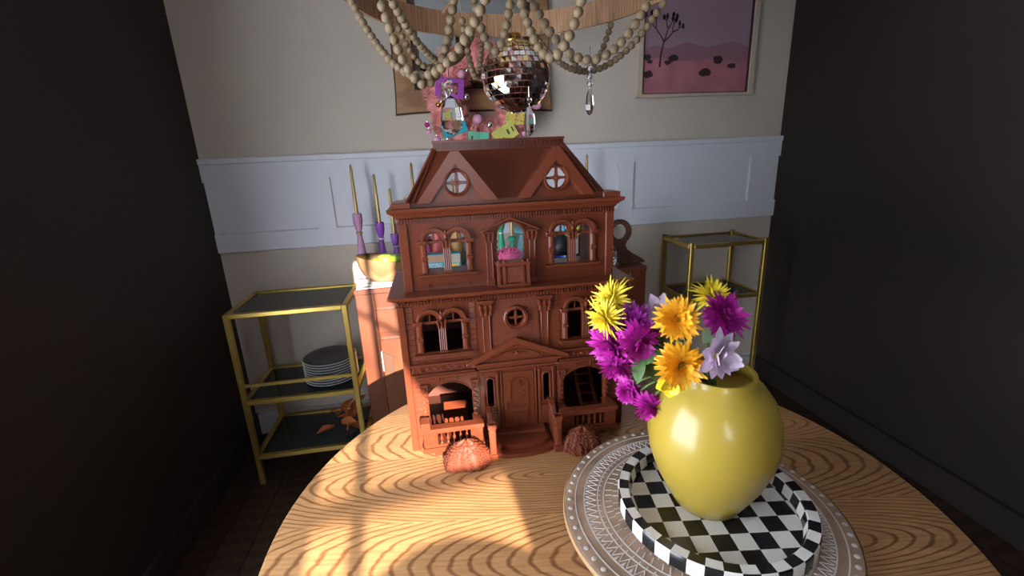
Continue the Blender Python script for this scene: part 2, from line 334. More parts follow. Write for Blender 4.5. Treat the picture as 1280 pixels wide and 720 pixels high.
def capital(mb, cx, w, z0, z1, yf):
    """leafy capital in front of the plane yf"""
    mb.plate([(cx-w*.36,z0),(cx+w*.36,z0),(cx+w*.52,z1-.004),(cx+w*.52,z1),(cx-w*.52,z1),(cx-w*.52,z1-.004)], [], yf-.006, yf+.002)
    h = z1-z0
    for r_, zz, n in ((.36, .25, 3), (.42, .60, 3)):
        for i in range(n):
            x = cx + w*(-r_ + 2*r_*i/(n-1)); mb.ball((x, yf-.007, z0+h*zz), w*.15, 6, 4, sz=1.5)
            mb.ball((x, yf-.0095, z0+h*(zz+.17)), w*.09, 6, 4)
    for s in (-1, 1): mb.tube([(cx+s*(w*.48+.0018*math.cos(t)), yf-.0075, z1-.006+.0022*math.sin(t)) for t in [i*PI/4 for i in range(8)]], .0008, 4, closed=True)
def window_pair(pc, off, hw, z0, z1, zt, yf, ztop_r, jw, parent):
    W_ = empty('arched_window', (0,0,0)); W_.parent = parent
    xo = off+hw
    for s in (-1, 1):
        mb = MB(); x0, x1 = sorted((pc+s*(xo), pc+s*(xo+jw)))
        mb.box(x0, x1, yf-.006, yf+.001, z0, zt-.004)
        mb.box(x0+.0022, x1-.0022, yf-.0075, yf-.005, z0+.002, (z0+zt)/2-.008); mb.box(x0+.0022, x1-.0022, yf-.0075, yf-.005, (z0+zt)/2+.002, zt-.008)
        mb.box(x0-.001, x1+.001, yf-.0085, yf, (z0+zt)/2-.0055, (z0+zt)/2-.001)
        mb.build('jamb', choc, W_, bevel=B)
        x0, x1 = sorted((pc+s*(xo-.0015), pc+s*(xo+jw+.006))); MB().box(x0, x1, yf-.010, yf+.001, zt-.004, zt+.002).box(x0+.001, x1-.001, yf-.0075, yf+.001, zt-.008, zt-.004).build('impost', choc, W_, bevel=B)
        c = pc+s*off
        mb = MB(); mb.arch(c, zt, hw+.001, hw+.006, yf-.006, yf+.001); mb.arch(c, zt, hw+.006, ztop_r, yf-.010, yf+.001); mb.arch(c, zt, hw-.0008, hw+.001, yf-.003, yf+.004); mb.build('arch_moulding', choc, W_, smooth=30, bevel=B)
        MB().box(c-.0016, c+.0016, yf-.0005, yf+.006, zt, zt+hw).build('mullion', choc, W_)
        MB().box(c-hw, c+hw, yf-.002, yf+.006, z1, zt).build('transom', choc, W_)
    mb = MB(); mb.box(pc-off+hw, pc+off-hw, yf-.004, yf+.003, z0, zt)
    cw_ = (off-hw)*2*.9
    for i in range(4): mb.tube([(pc-cw_*.42+cw_*.28*i, yf-.0055, z0+.004), (pc-cw_*.42+cw_*.28*i, yf-.0055, zt-.014)], cw_*.12, 6)
    mb.box(pc-cw_*.62, pc+cw_*.62, yf-.009, yf, z0, z0+.004); mb.build('column', choc, W_, smooth=30)
    mb = MB(); capital(mb, pc, .020, zt-.018, zt+.004, yf-.001); mb.build('column_capital', choc, W_, smooth=40)
    mb = MB(); mb.ball((pc, yf-.007, zt+.010), .005, 8, 6, sz=1.5).ball((pc, yf-.007, zt+.019), .0032, 8, 6, sz=1.6); mb.build('finial', choc, W_, smooth=True)
    return W_
for s in (-1, 1):
    W_ = window_pair(s*PC, .0255, .0170, .241, .308, .314, 0, .0285, .0125, H)
    mb = MB(); mb.box(s*PC-.064, s*PC+.064, -.014, .001, .235, .2395).box(s*PC-.062, s*PC+.062, -.010, .001, .2315, .235)
    for i in range(40): mb.ball((s*PC-.060+.120*i/39, -.0095, .230), .0016, 6, 4)
    mb.build('sill', choc, W_, bevel=B)
    mb = MB(); x = s*.066
    mb.box(x-.0085, x+.0085, -.004, .001, .214, .314).box(x-.0085, x-.0062, -.0055, 0, .214, .314).box(x+.0062, x+.0085, -.0055, 0, .214, .314); mb.build('pilaster', choc, H, bevel=B)
    mb = MB(); capital(mb, x, .028, .314, .347, -.001); mb.box(x-.017, x+.017, -.011, .001, .346, .352); mb.build('pilaster_capital', choc, H, smooth=40)
MB().plate([(-.055,.232),(.055,.232),(.050,.350),(-.050,.350)], [[(.0185*math.cos(2*PI*i/24), .306+.0185*math.sin(2*PI*i/24)) for i in range(24)]], -.0022, .001).build('stippled_panel', choc_st, H)
def rosewin(cx, cz, r0, r1, y, parent):
    W_ = empty('rose_window', (0,0,0)); W_.parent = parent
    mb = MB(); pr = [(r0, 0), (r0+.001, -.005), (r0+(r1-r0)*.35, -.0085), (r0+(r1-r0)*.6, -.0075), (r0+(r1-r0)*.7, -.0095), (r1-.001, -.0075), (r1, 0), (r0, .004), (r0, 0)]
    vs = []; fs = []; n = 32
    for r_, d in pr:
        for i in range(n): vs.append((cx+r_*math.cos(2*PI*i/n), y+d, cz+r_*math.sin(2*PI*i/n)))
    for j in range(len(pr)-1):
        for i in range(n): fs.append((j*n+i, j*n+(i+1) % n, (j+1)*n+(i+1) % n, (j+1)*n+i))
    mb.add(vs, fs); mb.build('ring_moulding', choc, W_, smooth=35)
    t = r0*.12
    star = []
    for i in range(4):
        a = PI/2*i; ca, sa = math.cos(a), math.sin(a)
        for (p, q) in ((r0*1.02, -t), (r0*1.02, t), (r0*.42, t*1.2)): star.append((cx+p*ca-q*sa, cz+p*sa+q*ca))
        a2 = a+PI/4; star.append((cx+r0*.30*math.cos(a2), cz+r0*.30*math.sin(a2)))
        star.append((cx+(r0*.42)*math.cos(a+PI/2)+t*1.2*math.sin(a+PI/2), cz+(r0*.42)*math.sin(a+PI/2)-t*1.2*math.cos(a+PI/2)))
    mb = MB().plate(star, [], y-.003, y+.003); mb.ball((cx, y-.003, cz), r0*.16, 8, 4); mb.build('tracery', choc, W_, bevel=B)
rosewin(0, .306, .0180, .0285, -.002, H)
# string course and scroll frieze
for s in (-1, 1):
    x0, x1 = sorted((s*.098, s*.240))
    fz = MB().box(x0, x1, -.0100, .001, .212, .2165).box(x0, x1, -.006, .001, .208, .212).box(x0, x1, -.004, .001, .193, .208).box(x0, x1, -.012, .001, .1885, .193).build('frieze', choc, H, bevel=B)
    mb = MB()
    for i in range(9):
        x = x0+.008+i*(x1-x0-.016)/8
        if i % 3 == 1:
            for q in range(6): mb.ball((x+.0035*math.cos(q*PI/3), -.0052, .2005+.0035*math.sin(q*PI/3)), .0018, 6, 4)
            mb.ball((x, -.006, .2005), .0018, 6, 4)
        else:
            mb.tube([(x+(.0052-.00028*t)*math.cos(t*.62), -.0045, .2005+(.0052-.00028*t)*math.sin(t*.62)) for t in range(16)], .0008, 4)
    mb.build('scroll_ornament', choc, fz, smooth=True, stuff=True)
# porch surrounds
for s in (-1, 1):
    cx = s*.158
    P_ = empty('porch_surround', (0,0,0)); P_.parent = H
    o = porch_outline(cx, .050, .060, .142, .168)
    MB().plate(rect(cx-.0655, cx+.0635, .060, .188), [o], -.006, .001).build('surround_panel', choc, P_, bevel=B)
    mb = MB()
    arcp = o[2:]; mb.tube([(p[0], -.0065, p[1]) for p in arcp], .0016, 5)
    mb.build('arch_bead', choc, P_, smooth=True)
    for q in (-1, 1):
        x = cx+q*.0565; mb = MB()
        mb.tube([(x+.0038*math.sin(t*1.05), -.0085+.001*math.cos(t*1.05), .064+.0022*t) for t in range(36)], .0022, 5); mb.box(x-.0045, x+.0045, -.008, .0, .060, .145); mb.build('twisted_column', choc, P_, smooth=40)
        mb = MB(); capital(mb, x, .016, .145, .168, -.007); mb.build('bracket', choc, P_, smooth=40)
    for x in (cx-.022, cx-.016, cx+.016, cx+.022): MB().box(x-.0012, x+.0012, -.0085, -.004, .172, .184).build('triglyph', choc, P_, bevel=.0004)
    MB().box(cx-.068, cx+.066, -.016, .001, .184, .1895).build('porch_lintel', choc, P_, bevel=B)
# balconies
balu = MB().lathe([(.0032,0),(.0032,.003),(.0018,.005),(.0036,.011),(.0034,.015),(.0016,.020),(.0015,.024),(.0030,.0265),(.0030,.029)], n=8).mesh('baluster', choc, True)
for s in (-1, 1):
    cx = s*.158; bx0, bx1 = cx-.066, cx+.064
    K = empty('porch_balcony', (0,0,0)); K.parent = H
    MB().box(bx0-.004, bx1+.004, -.050, .0, .018, .030).box(bx0, bx1, -.047, 0, .030, .036).box(bx0+.02, bx1-.02, -.036, 0, .0, .018).build('deck', choc, K, bevel=.001)
    MB().box(bx0-.005, bx1+.005, -.052, -.030, .070, .079).box(bx0-.003, bx1+.003, -.049, -.033, .0655, .070).build('handrail', choc, K, bevel=.001)
    for x in (bx0, bx1):
        xa = x-.002 if x == bx0 else x-.018
        MB().box(xa, xa+.020, -.0298, .0, .0702, .0786).build('side_rail', choc, K, bevel=.001)
    mb = MB(); mb.box(bx0-.001, bx0+.030, -.047, -.035, .036, .066).box(bx0+.003, bx0+.026, -.0485, -.045, .040, .043).box(bx0+.003, bx0+.026, -.0485, -.045, .059, .062).box(bx0+.003, bx0+.006, -.0485, -.045, .043, .059).box(bx0+.023, bx0+.026, -.0485, -.045, .043, .059)
    mb.build('rail_panel', choc, K, bevel=.0005)
    MB().box(bx1-.026, bx1+.001, -.047, -.035, .036, .066).build('rail_panel', choc, K, bevel=.0005)
    for i in range(5):
        link('baluster', balu, K, loc=(bx0+.0385+.0142*i, -.042, .0362))
    for q in (0, 1):
        x = bx0+.002 if q == 0 else bx1-.006
        MB().box(x, x+.004, -.036, 0, .036, .066).build('side_panel', choc, K)
# block on the left balcony corner
MB().box(-.2285, -.2075, -.054, -.026, .079, .0965).build('corner_block', choc, H, bevel=.001)
# bushes
def bush(cx, cy, w, d, h, sd_):
    """moulded shrub: a lobed mound covered with braids of small leaves"""
    rnd = random.Random(sd_); mb = MB(); na, nt_ = 40, 14
    def surf(a, t):
        lobe = .92+.24*abs(math.cos(a*2.5+sd_))*(1-t)**.5
        q = (1-t**2.1)**.55*lobe if t < 1 else 0
        return Vector((cx+math.cos(a)*q*w, cy+math.sin(a)*q*d, h*t*(1+.05*math.cos(a*5+sd_))))
    vs = []; fs = []
    for j in range(nt_+1):
        for i in range(na): vs.append(surf(2*PI*i/na, j/nt_*.995))
    for j in range(nt_):
        for i in range(na): fs.append((j*na+i, j*na+(i+1) % na, (j+1)*na+(i+1) % na, (j+1)*na+i))
    fs.append(tuple(range(nt_*na, (nt_+1)*na))); mb.add(vs, fs)
    nb = 19
    for b in range(nb):
        a = 2*PI*b/nb+rnd.uniform(-.05,.05)
        n = 11
        for i in range(n):
            t = max(.01, (i+.3+rnd.uniform(-.35,.35))/n*.95)
            for q in (-1, 1):
                aa = a+q*.07*(1+t)+rnd.uniform(-.06,.06); p = surf(aa, t); p2 = surf(aa+q*.09*(1+2*t), max(0.02, t-.085)); o = Vector((p.x-cx, (p.y-cy)*1.6, .02)).normalized()*.0022
                mid = (p+p2)/2+o*1.3; sd2 = (p2-p).cross(o)
                sd2 = sd2.normalized()*.0021 if sd2.length > 1e-9 else Vector((.002,0,0))
                mb.add([p+o*.2, mid+sd2, p2+o*.9, mid-sd2, mid+o*.5], [(0,1,4),(1,2,4),(2,3,4),(3,0,4)])
    return mb.build('shrub', choc_bush, H, smooth=50)
bush(-.133, -.080, .048, .026, .062, 3); bush(.130, -.080, .042, .025, .056, 5)
# stair: two curved steps, cheek walls, newels
def ellarc(rx, ry, y0): return [(rx*math.cos(PI+PI*i/24), y0+ry*math.sin(PI+PI*i/24)) for i in range(25)]
mb = MB(); mb.plate(ellarc(.068, .020, -.064)+[(.068,0),(-.068,0)], [], 0, .010, 'z'); mb.build('step', choc, H, smooth=30, bevel=.0015, seg=2)
mb = MB(); mb.plate(ellarc(.060, .017, -.047)+[(.060,0),(-.060,0)], [], .010, .021, 'z'); mb.build('step', choc, H, smooth=30, bevel=.0015, seg=2)
MB().box(-.056, .056, -.028, 0, .021, .030).build('threshold', choc, H, bevel=.001)
for s in (-1, 1):
    x = s*.0745
    mb = MB(); mb.box(x-.0095, x+.0095, -.0845, -.0655, 0, .016).box(x-.0072, x+.0072, -.0822, -.0678, .016, .080).box(x-.0095, x+.0095, -.0845, -.0655, .080, .086)
    mb.plate([(x-.0095,-.0845),(x+.0095,-.0845),(x+.0095,-.0655),(x-.0095,-.0655)], [[(x-.006,-.081),(x+.006,-.081),(x+.006,-.069),(x-.006,-.069)]], .086, .091, 'z')
    mb.box(x-.0048, x+.0048, -.0834, -.08, .022, .062); mb.box(x-.0085, x+.0085, -.0835, -.0665, .066, .068); mb.build('newel_post', choc, H, bevel=B)
    prof = [(-.068, 0), (-.068, .062), (-.060, .064), (-.045, .074), (-.030, .088), (-.012, .094), (0, .094), (0, 0)]
    MB().plate(prof, [], x-.004, x+.004, 'x').build('stair_cheek', choc_st, H, bevel=B)
    mb = MB().plate([(p[0], p[1]) for p in prof[1:7]] + [(p[0], p[1]+.003) for p in reversed(prof[1:7])], [], x-.0058, x+.0058, 'x'); mb.build('cheek_coping', choc, H, bevel=B)
# entrance bay
mb = MB(); mb.box(-.090, -.0455, -.006, .001, .030, .183).box(.0455, .090, -.006, .001, .030, .183)
for s in (-1, 1):
    x0, x1 = sorted((s*.0455, s*.090))
    MB().plate(rect(x0, x1, .030, .183), [sidelight(s*.066, .0085, .092, .166)], -.006, .001).build('entrance_surround', choc, H, bevel=B)
for s in (-1, 1):
    c = s*.066; mb = MB(); o = sidelight(c, .0105, .090, .168); i_ = sidelight(c, .0075, .094, .164)
    mb.plate(o, [i_], -.0095, -.003); mb.box(c-.012, c+.012, -.012, -.004, .086, .090); mb.build('sidelight_frame', choc, H, bevel=B)
    for q in (-1, 1): MB().box(c+q*.0165-.0028, c+q*.0165+.0028, -.0095, -.003, .045, .176).build('slim_pilaster', choc, H, bevel=B)
    MB().box(c-.014, c+.014, -.0085, -.004, .045, .080).box(c-.010, c+.010, -.010, -.006, .050, .075).build('dado_panel', choc, H, bevel=B)
D = empty('front_door', (0,0,0)); D.parent = H
MB().box(-.0425, .0425, -.004, .001, .030, .180).box(-.0425, -.0385, -.008, 0, .030, .180).box(.0385, .0425, -.008, 0, .030, .180).build('door_frame', choc, D, bevel=B)
MB().box(-.037, .037, -.0065, -.003, .030, .174).build('door_leaf', choc, D, bevel=B)
for s in (-1, 1):
    c = s*.0 ; 
mb = MB(); po = porch_outline(0, .022, .085, .152, .160, 8); pi_ = porch_outline(0, .0195, .0875, .150, .1575, 8); mb.plate(po, [pi_], -.0085, -.006)
for i in range(4):
    for s in (-1, 1):
        x = s*(-.018+.0); z = .092+.013*i
        mb.tube([(-.018*s, -.0066, z), (.018*s, -.0066, z+.026)], .0009, 6)
for q in range(5): mb.ball((.004*math.cos(q*1.2566), -.0075, .147+.004*math.sin(q*1.2566)), .0025, 6, 4)
mb.ball((0, -.008, .140), .003, 6, 4, sz=1.6); mb.build('carved_panel', choc, D, smooth=30)
MB().box(-.022, .022, -.0082, -.006, .040, .078).box(-.019, .019, -.0095, -.007, .043, .075).build('lower_panel', choc, D, bevel=B)
MB().tube([(-.031,-.008,.082),(-.031,-.0125,.084),(-.031,-.0125,.094),(-.031,-.008,.096)], .0012, 6).box(-.033,-.029,-.0085,-.006,.080,.098).build('door_handle', choc, D, smooth=True)
# entablature and pediment
MB().box(-.096, .096, -.012, .001, .183, .1895).box(-.094, .094, -.009, .001, .1895, .199).box(-.102, .102, -.016, .001, .199, .205).build('entablature', choc, H, bevel=B)
mb = MB()
for s in (-1, 1):
    for i in range(13):
        x = s*(.052+.0034*i); mb.box(x-.0011, x+.0011, -.0135, -.006, .1795, .183)
mb.build('dentil_course', choc, H, stuff=True)
pd = empty('pediment', (0,0,0)); pd.parent = H
MB().plate([(-.100,.205),(.100,.205),(0,.248)], [], -.008, .001).build('tympanum', choc, pd)
MB().plate([(-.118,.203),(-.100,.205),(0,.2475),(.100,.205),(.118,.203),(.116,.211),(0,.2605),(-.116,.211)], [], -.018, .001).build('raking_cornice', choc, pd, bevel=.001)
MB().plate([(-.112,.2055),(-.1,.2055),(0,.2455),(.1,.2055),(.112,.2055),(0,.2515)], [], -.0125, .001).build('inner_moulding', choc, pd, bevel=B)
mb = MB(); mb.arch(0, .140, .088, .0905, -.0105, -.004, R(48), R(132)); mb.build('arc_bead', choc, pd)
mb = MB(); mb.ball((0,-.009,.222), .0035, 8, 5)
for q in range(6): mb.ball((.006*math.cos(q*1.047), -.009, .222+.0035*math.sin(q*1.047)), .0022, 6, 4)
for s in (-1, 1): mb.tube([(s*.008,-.009,.222),(s*.013,-.009,.2245),(s*.018,-.009,.221)], .0012, 5); mb.ball((s*.058,-.009,.214), .0028, 6, 4)
mb.build('carved_spray', choc, pd, smooth=True)

# cornices: a profile swept round front and sides
def cornice(prof, X, yf, yb, name):
    mb = MB(); vs = []; fs = []
    for o, z in prof: vs += [(-X-o, yb, z), (-X-o, yf-o, z), (X+o, yf-o, z), (X+o, yb, z)]
    n = len(prof)
    for j in range(n):
        a, b = j*4, ((j+1) % n)*4
        for i in range(3): fs.append((a+i, a+i+1, b+i+1, b+i))
    fs += [tuple(j*4 for j in range(n)), tuple(j*4+3 for j in reversed(range(n)))]
    return mb.add(vs, fs).build(name, choc, H, bevel=.0005)
def dentils(X, yf, z0, z1, step, w_, d, parent, yb):
    mb = MB(); n = int(2*X/step)
    for i in range(n+1):
        x = -X + 2*X*i/n; mb.box(x-w_/2, x+w_/2, yf-d-.002, yf+.001, z0, z1); mb.box(x-w_*.28, x+w_*.28, yf-d-.0038, yf-d+.001, z0+.001, z1-.002)
    m_ = int((yb-yf)/step)
    for s in (-1, 1):
        for i in range(1, m_):
            y = yf+step*i; x0, x1 = sorted((s*(X-.001), s*(X+d))); mb.box(x0, x1, y-w_/2, y+w_/2, z0, z1)
    mb.build('dentil_course', choc, parent, stuff=True)
lc = cornice([(-.004,.352),(.004,.352),(.004,.3635),(.010,.3645),(.011,.3665),(.017,.369),(.0205,.372),(.0205,.376),(-.03,.3775),(-.03,.370),(-.004,.370)], .25, 0, .245, 'lower_cornice')
dentils(.25, -.004, .3545, .3630, .0068, .0040, .0045, lc, .24)
MB().box(-.250, .250, -.005, .241, .3705, .3765).build('ledge_deck', choc, lc)

# upper storey
YU = .024; UC = .139
holes = pair_holes(-UC, .0250, .0168, .415, .479, .485) + pair_holes(UC, .0250, .0168, .415, .479, .485)
holes.append([(-.030,.425),(.030,.425)] + halfround(0, .484, .030, 16))
MB().plate(rect(-.232, .232, .376, .530), holes, YU, YU+.008).build('upper_facade', choc, H)
for s in (-1, 1):
    x0, x1 = sorted((s*.217, s*.2355)); MB().box(x0, x1, YU-.004, YU+.004, .376, .524).build('corner_pilaster', choc, H, bevel=B)
    W_ = window_pair(s*UC, .0250, .0168, .415, .479, .485, YU, .0282, .0125, H)
    MB().box(s*UC-.064, s*UC+.064, YU-.012, YU+.001, .4085, .4135).box(s*UC-.062, s*UC+.062, YU-.007, YU+.001, .405, .4085).build('sill', choc, W_, bevel=B)
    mb = MB()
    for i in range(3):
        x = s*UC-.043+.043*i
        for q in range(6): mb.ball((x+.0035*math.cos(q*PI/3), YU-.001, .386+.0035*math.sin(q*PI/3)), .0019, 6, 4)
        mb.ball((x, YU-.002, .386), .0019, 6, 4)
        for q in (-1, 1): mb.tube([(x+q*(.007+.0012*t), YU-.0003, .386+.0018*math.sin(t*1.1)) for t in range(9)], .0006, 4)
    mb.build('rosette_band', choc, H, smooth=True, stuff=True)
A_ = empty('balcony_aedicule', (0,0,0)); A_.parent = H
mb = MB(); mb.arch(0, .484, .0300, .0335, YU-.006, YU+.001, n=18); mb.build('arch_moulding', choc, A_, smooth=30, bevel=B)
MB().plate([(-.064,.494),(-.034,.5085),(0,.5215),(.034,.5085),(.064,.494),(.064,.499),(0,.5275),(-.064,.499)], [], YU-.012, YU+.001).build('gable_moulding', choc, A_, bevel=B)
mb = MB()
for s in (-1, 1):
    for i in range(5): mb.ball((s*(.008+.012*i), YU-.011, .5265-.0050*i), .0016, 6, 4)
mb.ball((0, YU-.012, .530), .0025, 6, 4); mb.build('crocket', choc, A_, smooth=True, stuff=True)
for s in (-1, 1):
    x = s*.0475
    MB().box(x-.0068, x+.0068, YU-.005, YU+.001, .385, .476).box(x-.0068, x-.0048, YU-.007, YU, .385, .476).box(x+.0048, x+.0068, YU-.007, YU, .385, .476).build('pilaster', choc, A_, bevel=B)
    MB().box(x-.0085, x+.0085, YU-.009, YU+.001, .3765, .390).build('plinth', choc, A_, bevel=B)
    mb = MB(); capital(mb, x, .023, .474, .497, YU-.002); mb.build('capital', choc, A_, smooth=40)
    for i in range(4): MB().box(s*.0305-.002, s*.0305+.002, YU-.004, YU+.003, .432+.013*i, .438+.013*i).build('quoin', choc, A_)
Bx = empty('upper_balcony', (0,0,0)); Bx.parent = H
MB().box(-.031, .031, YU-.026, YU, .384, .424).build('box', choc, Bx, bevel=B)
MB().box(-.037, .037, YU-.031, YU+.002, .424, .4315).build('top_rail', choc, Bx, bevel=.001)
MB().box(-.037, .037, YU-.031, YU+.002, .3765, .384).build('base', choc, Bx, bevel=.001)
MB().box(-.0165, .0165, YU-.0285, YU-.02, .387, .421).build('pierced_panel', choc_st, Bx)
for s in (-1, 1):
    for x in (.020, .0325): MB().box(s*x-.003, s*x+.003, YU-.031, YU-.02, .384, .424).lathe([(.0022,.430),(.0034,.433),(.0022,.437),(.0005,.439)], (s*x, YU-.028, 0), 8).build('post', choc, Bx, bevel=.0004)
uc = cornice([(-.004,.522),(.004,.522),(.004,.5345),(.007,.536),(.009,.540),(.014,.545),(.0205,.549),(.0215,.5535),(.0215,.556),(-.03,.558),(-.03,.54),(-.004,.54)], .232, YU, .245, 'upper_cornice')
dentils(.232, YU-.004, .5245, .5340, .0060, .0038, .0042, uc, .24)

# roof
RF = empty('mansard_roof', (0,0,0)); RF.parent = H
MB().box(-.212, .212, .020, .06, .556, .567).build('roof_plinth', choc, RF, bevel=B)
ZB, ZT, YR0, YR1, XB, XT = .565, .672, .026, .122, .212, .149
gables = (-.108, .101); GW, GA = .077, .098
def slope_y(z): return YR0+(z-ZB)*(YR1-YR0)/(ZT-ZB)
def tilemat():
    mt = mat('chocolate_shingle', CH, .5, spec=.15); nt = mt.node_tree; b = nt.nodes['Principled BSDF']
    tc = nt.nodes.new('ShaderNodeTexCoord'); mp = nt.nodes.new('ShaderNodeMapping'); mp.inputs['Rotation'].default_value = (R(90),0,0)
    br = nt.nodes.new('ShaderNodeTexBrick'); br.inputs['Scale'].default_value = 42; br.inputs['Mortar Size'].default_value = .03; br.inputs['Color1'].default_value = (1,1,1,1); br.inputs['Color2'].default_value = (.8,.8,.8,1); br.inputs['Mortar'].default_value = (0,0,0,1)
    bp = nt.nodes.new('ShaderNodeBump'); bp.inputs['Strength'].default_value = .5; bp.inputs['Distance'].default_value = .001
    nt.links.new(tc.outputs['Object'], mp.inputs[0]); nt.links.new(mp.outputs[0], br.inputs['Vector']); nt.links.new(br.outputs['Color'], bp.inputs['Height']); nt.links.new(bp.outputs[0], b.inputs['Normal']); return mt
shing = tilemat()
gh = [[(c-GW*.93, ZB+.004), (c+GW*.93, ZB+.004), (c, ZB+.004+GA*.93)] for c in gables]
mb = MB().plate([(-XB,ZB),(XB,ZB),(XT,ZT),(-XT,ZT)], gh, 0, .006)
mb.v = [(v[0], v[1]+slope_y(v[2]), v[2]) for v in mb.v]; mb.build('front_slope', shing, RF)
for s in (-1, 1):
    sv = [(s*XB,YR0,ZB),(s*XT,YR1,ZT),(s*XT,.185,ZT),(s*XB,.245,ZB)]
    iv = [(x-s*.006, y, z) for x, y, z in sv]
    MB().add(sv+iv, [(0,1,2,3),(7,6,5,4),(0,4,5,1),(1,5,6,2),(2,6,7,3),(3,7,4,0)]).build('hip_slope', shing, RF)
    MB().tube([(s*XB,YR0,ZB),(s*XT,YR1,ZT)], .0042, 6).build('hip_roll', choc, RF)
    MB().tube([(s*(XB-.013),YR0-.002,ZB),(s*(XT-.005),YR1-.003,ZT)], .0022, 5).build('hip_bead', choc, RF)
MB().box(-XT-.003, XT+.003, YR1-.004, .188, ZT-.004, ZT+.002).build('ridge_deck', choc, RF)
rr_ = MB(); rr_.box(-XT-.002, XT+.002, YR1-.004, YR1+.002, ZT+.013, ZT+.018).box(-XT-.002, XT+.002, YR1-.004, YR1+.002, ZT+.001, ZT+.004)
rr_.box(-XT-.002, XT+.002, .182, .188, ZT+.013, ZT+.018)
rr_.box(-XT-.002, -XT+.003, YR1, .188, ZT+.013, ZT+.018).box(XT-.003, XT+.002, YR1, .188, ZT+.013, ZT+.018); rr_.build('cresting_rail', choc, RF)
cp = MB().box(-.0016, .0016, -.001, .001, 0, .0095).mesh('cresting_post', choc)
for i in range(31):
    for y in (YR1-.001, .185): link('cresting_post', cp, RF, loc=(-XT+.001+(2*XT-.002)*i/30, y, ZT+.0035))
MB().box(-XT, XT, YR1+.0015, YR1+.003, ZT+.0035, ZT+.013).build('cresting_panel', choc, RF)
YG = .012
for c in gables:
    G = empty('gable_dormer', (0,0,0)); G.parent = H
    MB().plate([(c-GW,ZB),(c+GW,ZB),(c,ZB+GA)], [[(c+.0215*math.cos(2*PI*i/28), .603+.0215*math.sin(2*PI*i/28)) for i in range(28)]], YG, YG+.006).build('gable_wall', choc, G)
    # barge boards
    MB().plate([(c-GW-.008,ZB),(c-GW+.020,ZB),(c,ZB+GA-.024),(c+GW-.020,ZB),(c+GW+.008,ZB),(c+.008,ZB+GA+.003),(c-.008,ZB+GA+.003)], [], YG-.010, YG+.004).build('bargeboard', choc, G, bevel=.001)
    MB().plate([(c-GW+.018,ZB),(c-GW+.024,ZB),(c,ZB+GA-.029),(c+GW-.024,ZB),(c+GW-.018,ZB),(c,ZB+GA-.022)], [], YG-.005, YG+.003).build('inner_bead', choc, G, bevel=B)
    for s in (-1, 1):
        a = (c+s*(GW+.006), ZB); t_ = (c, ZB+GA+.001)
        vs = [(a[0],YG-.006,a[1]),(t_[0],YG-.006,t_[1]),(t_[0],slope_y(ZB+GA)+.002,t_[1]),(a[0],YR0+.004,a[1])]
        lo = [(x-s*.004, y, z-.004) for x, y, z in vs]
        MB().add(vs+lo, [(0,1,2,3),(7,6,5,4),(0,4,5,1),(1,5,6,2),(2,6,7,3),(3,7,4,0)]).build('dormer_slope', choc, G)
    rosewin(c, .603, .0210, .0285, YG-.002, H)
for s in (-1, 1):
    x0, x1 = sorted((s*.205, s*.244)); MB().box(x0, x1, .006, .070, .556, .568).build('cornice_block', choc, H, bevel=B)

# ------------------------------------------------------------------ sideboard
SBX0, SBX1, SBY0, SBY1, SBZ = -.54, .815, 1.05, 1.42, .12
alder = wood('alder_wood', (.125,.035,.0135), (.088,.022,.008), (3,1.2,1.2), 2.2, 5, .38, 0, 10, .2, cut=(.1,.8))
alder_l = wood('alder_door_wood', (.155,.049,.019), (.105,.029,.011), (4,1,1), 2.5, 6, .38, 0, 10, .2, cut=(.1,.8))
S = empty('sideboard', (0,0,ZF), 'warm orange brown wooden sideboard behind the dollhouse', 'sideboard')
z0 = -ZF
MB().box(SBX0, SBX1, SBY0+.012, SBY1, .06, z0+SBZ-.025).build('carcass', alder, S)
MB().box(SBX0-.004, SBX1+.004, SBY0-.006, SBY1+.006, z0+SBZ-.025, z0+SBZ).build('top', alder, S, bevel=.003)
for x in (SBX0, SBX1-.08): MB().box(x, x+.08, SBY0-.004, SBY0+.05, 0, z0+SBZ-.025).build('front_stile', alder, S, bevel=.002)
for x in (SBX0, SBX1-.06): MB().box(x, x+.06, SBY1-.06, SBY1, 0, .06).build('foot', alder, S)
dark_gap = mat('pull_leather', (.07,.028,.014), .5)
steel = mat('pull_edge', (.75,.72,.68), .3, .6)
cols = [(-.458, -.06), (-.045, .32), (.335, .733)]
for (a, b) in cols:
    d = MB().box(a, b, SBY0-.008, SBY0+.014, z0-.088, z0+.018).build('drawer', alder, S, bevel=.002)
    MB().box((a+b)/2-.03, (a+b)/2+.03, SBY0-.020, SBY0-.007, z0-.045, z0-.030).build('drawer_pull', dark_gap, d, bevel=.003)
    d = MB().box(a, b, SBY0-.008, SBY0+.014, .08, z0-.125).build('door', alder_l, S, bevel=.002)
    MB().plate([(a+.004, z0-.270), (a+.047, z0-.300), (a+.050, z0-.205), (a+.004, z0-.178)], [], SBY0-.016, SBY0-.006).build('door_pull', dark_gap, d)
    MB().box(a-.001, a+.005, SBY0-.022, SBY0-.007, z0-.272, z0-.176).build('pull_edge', steel, d)

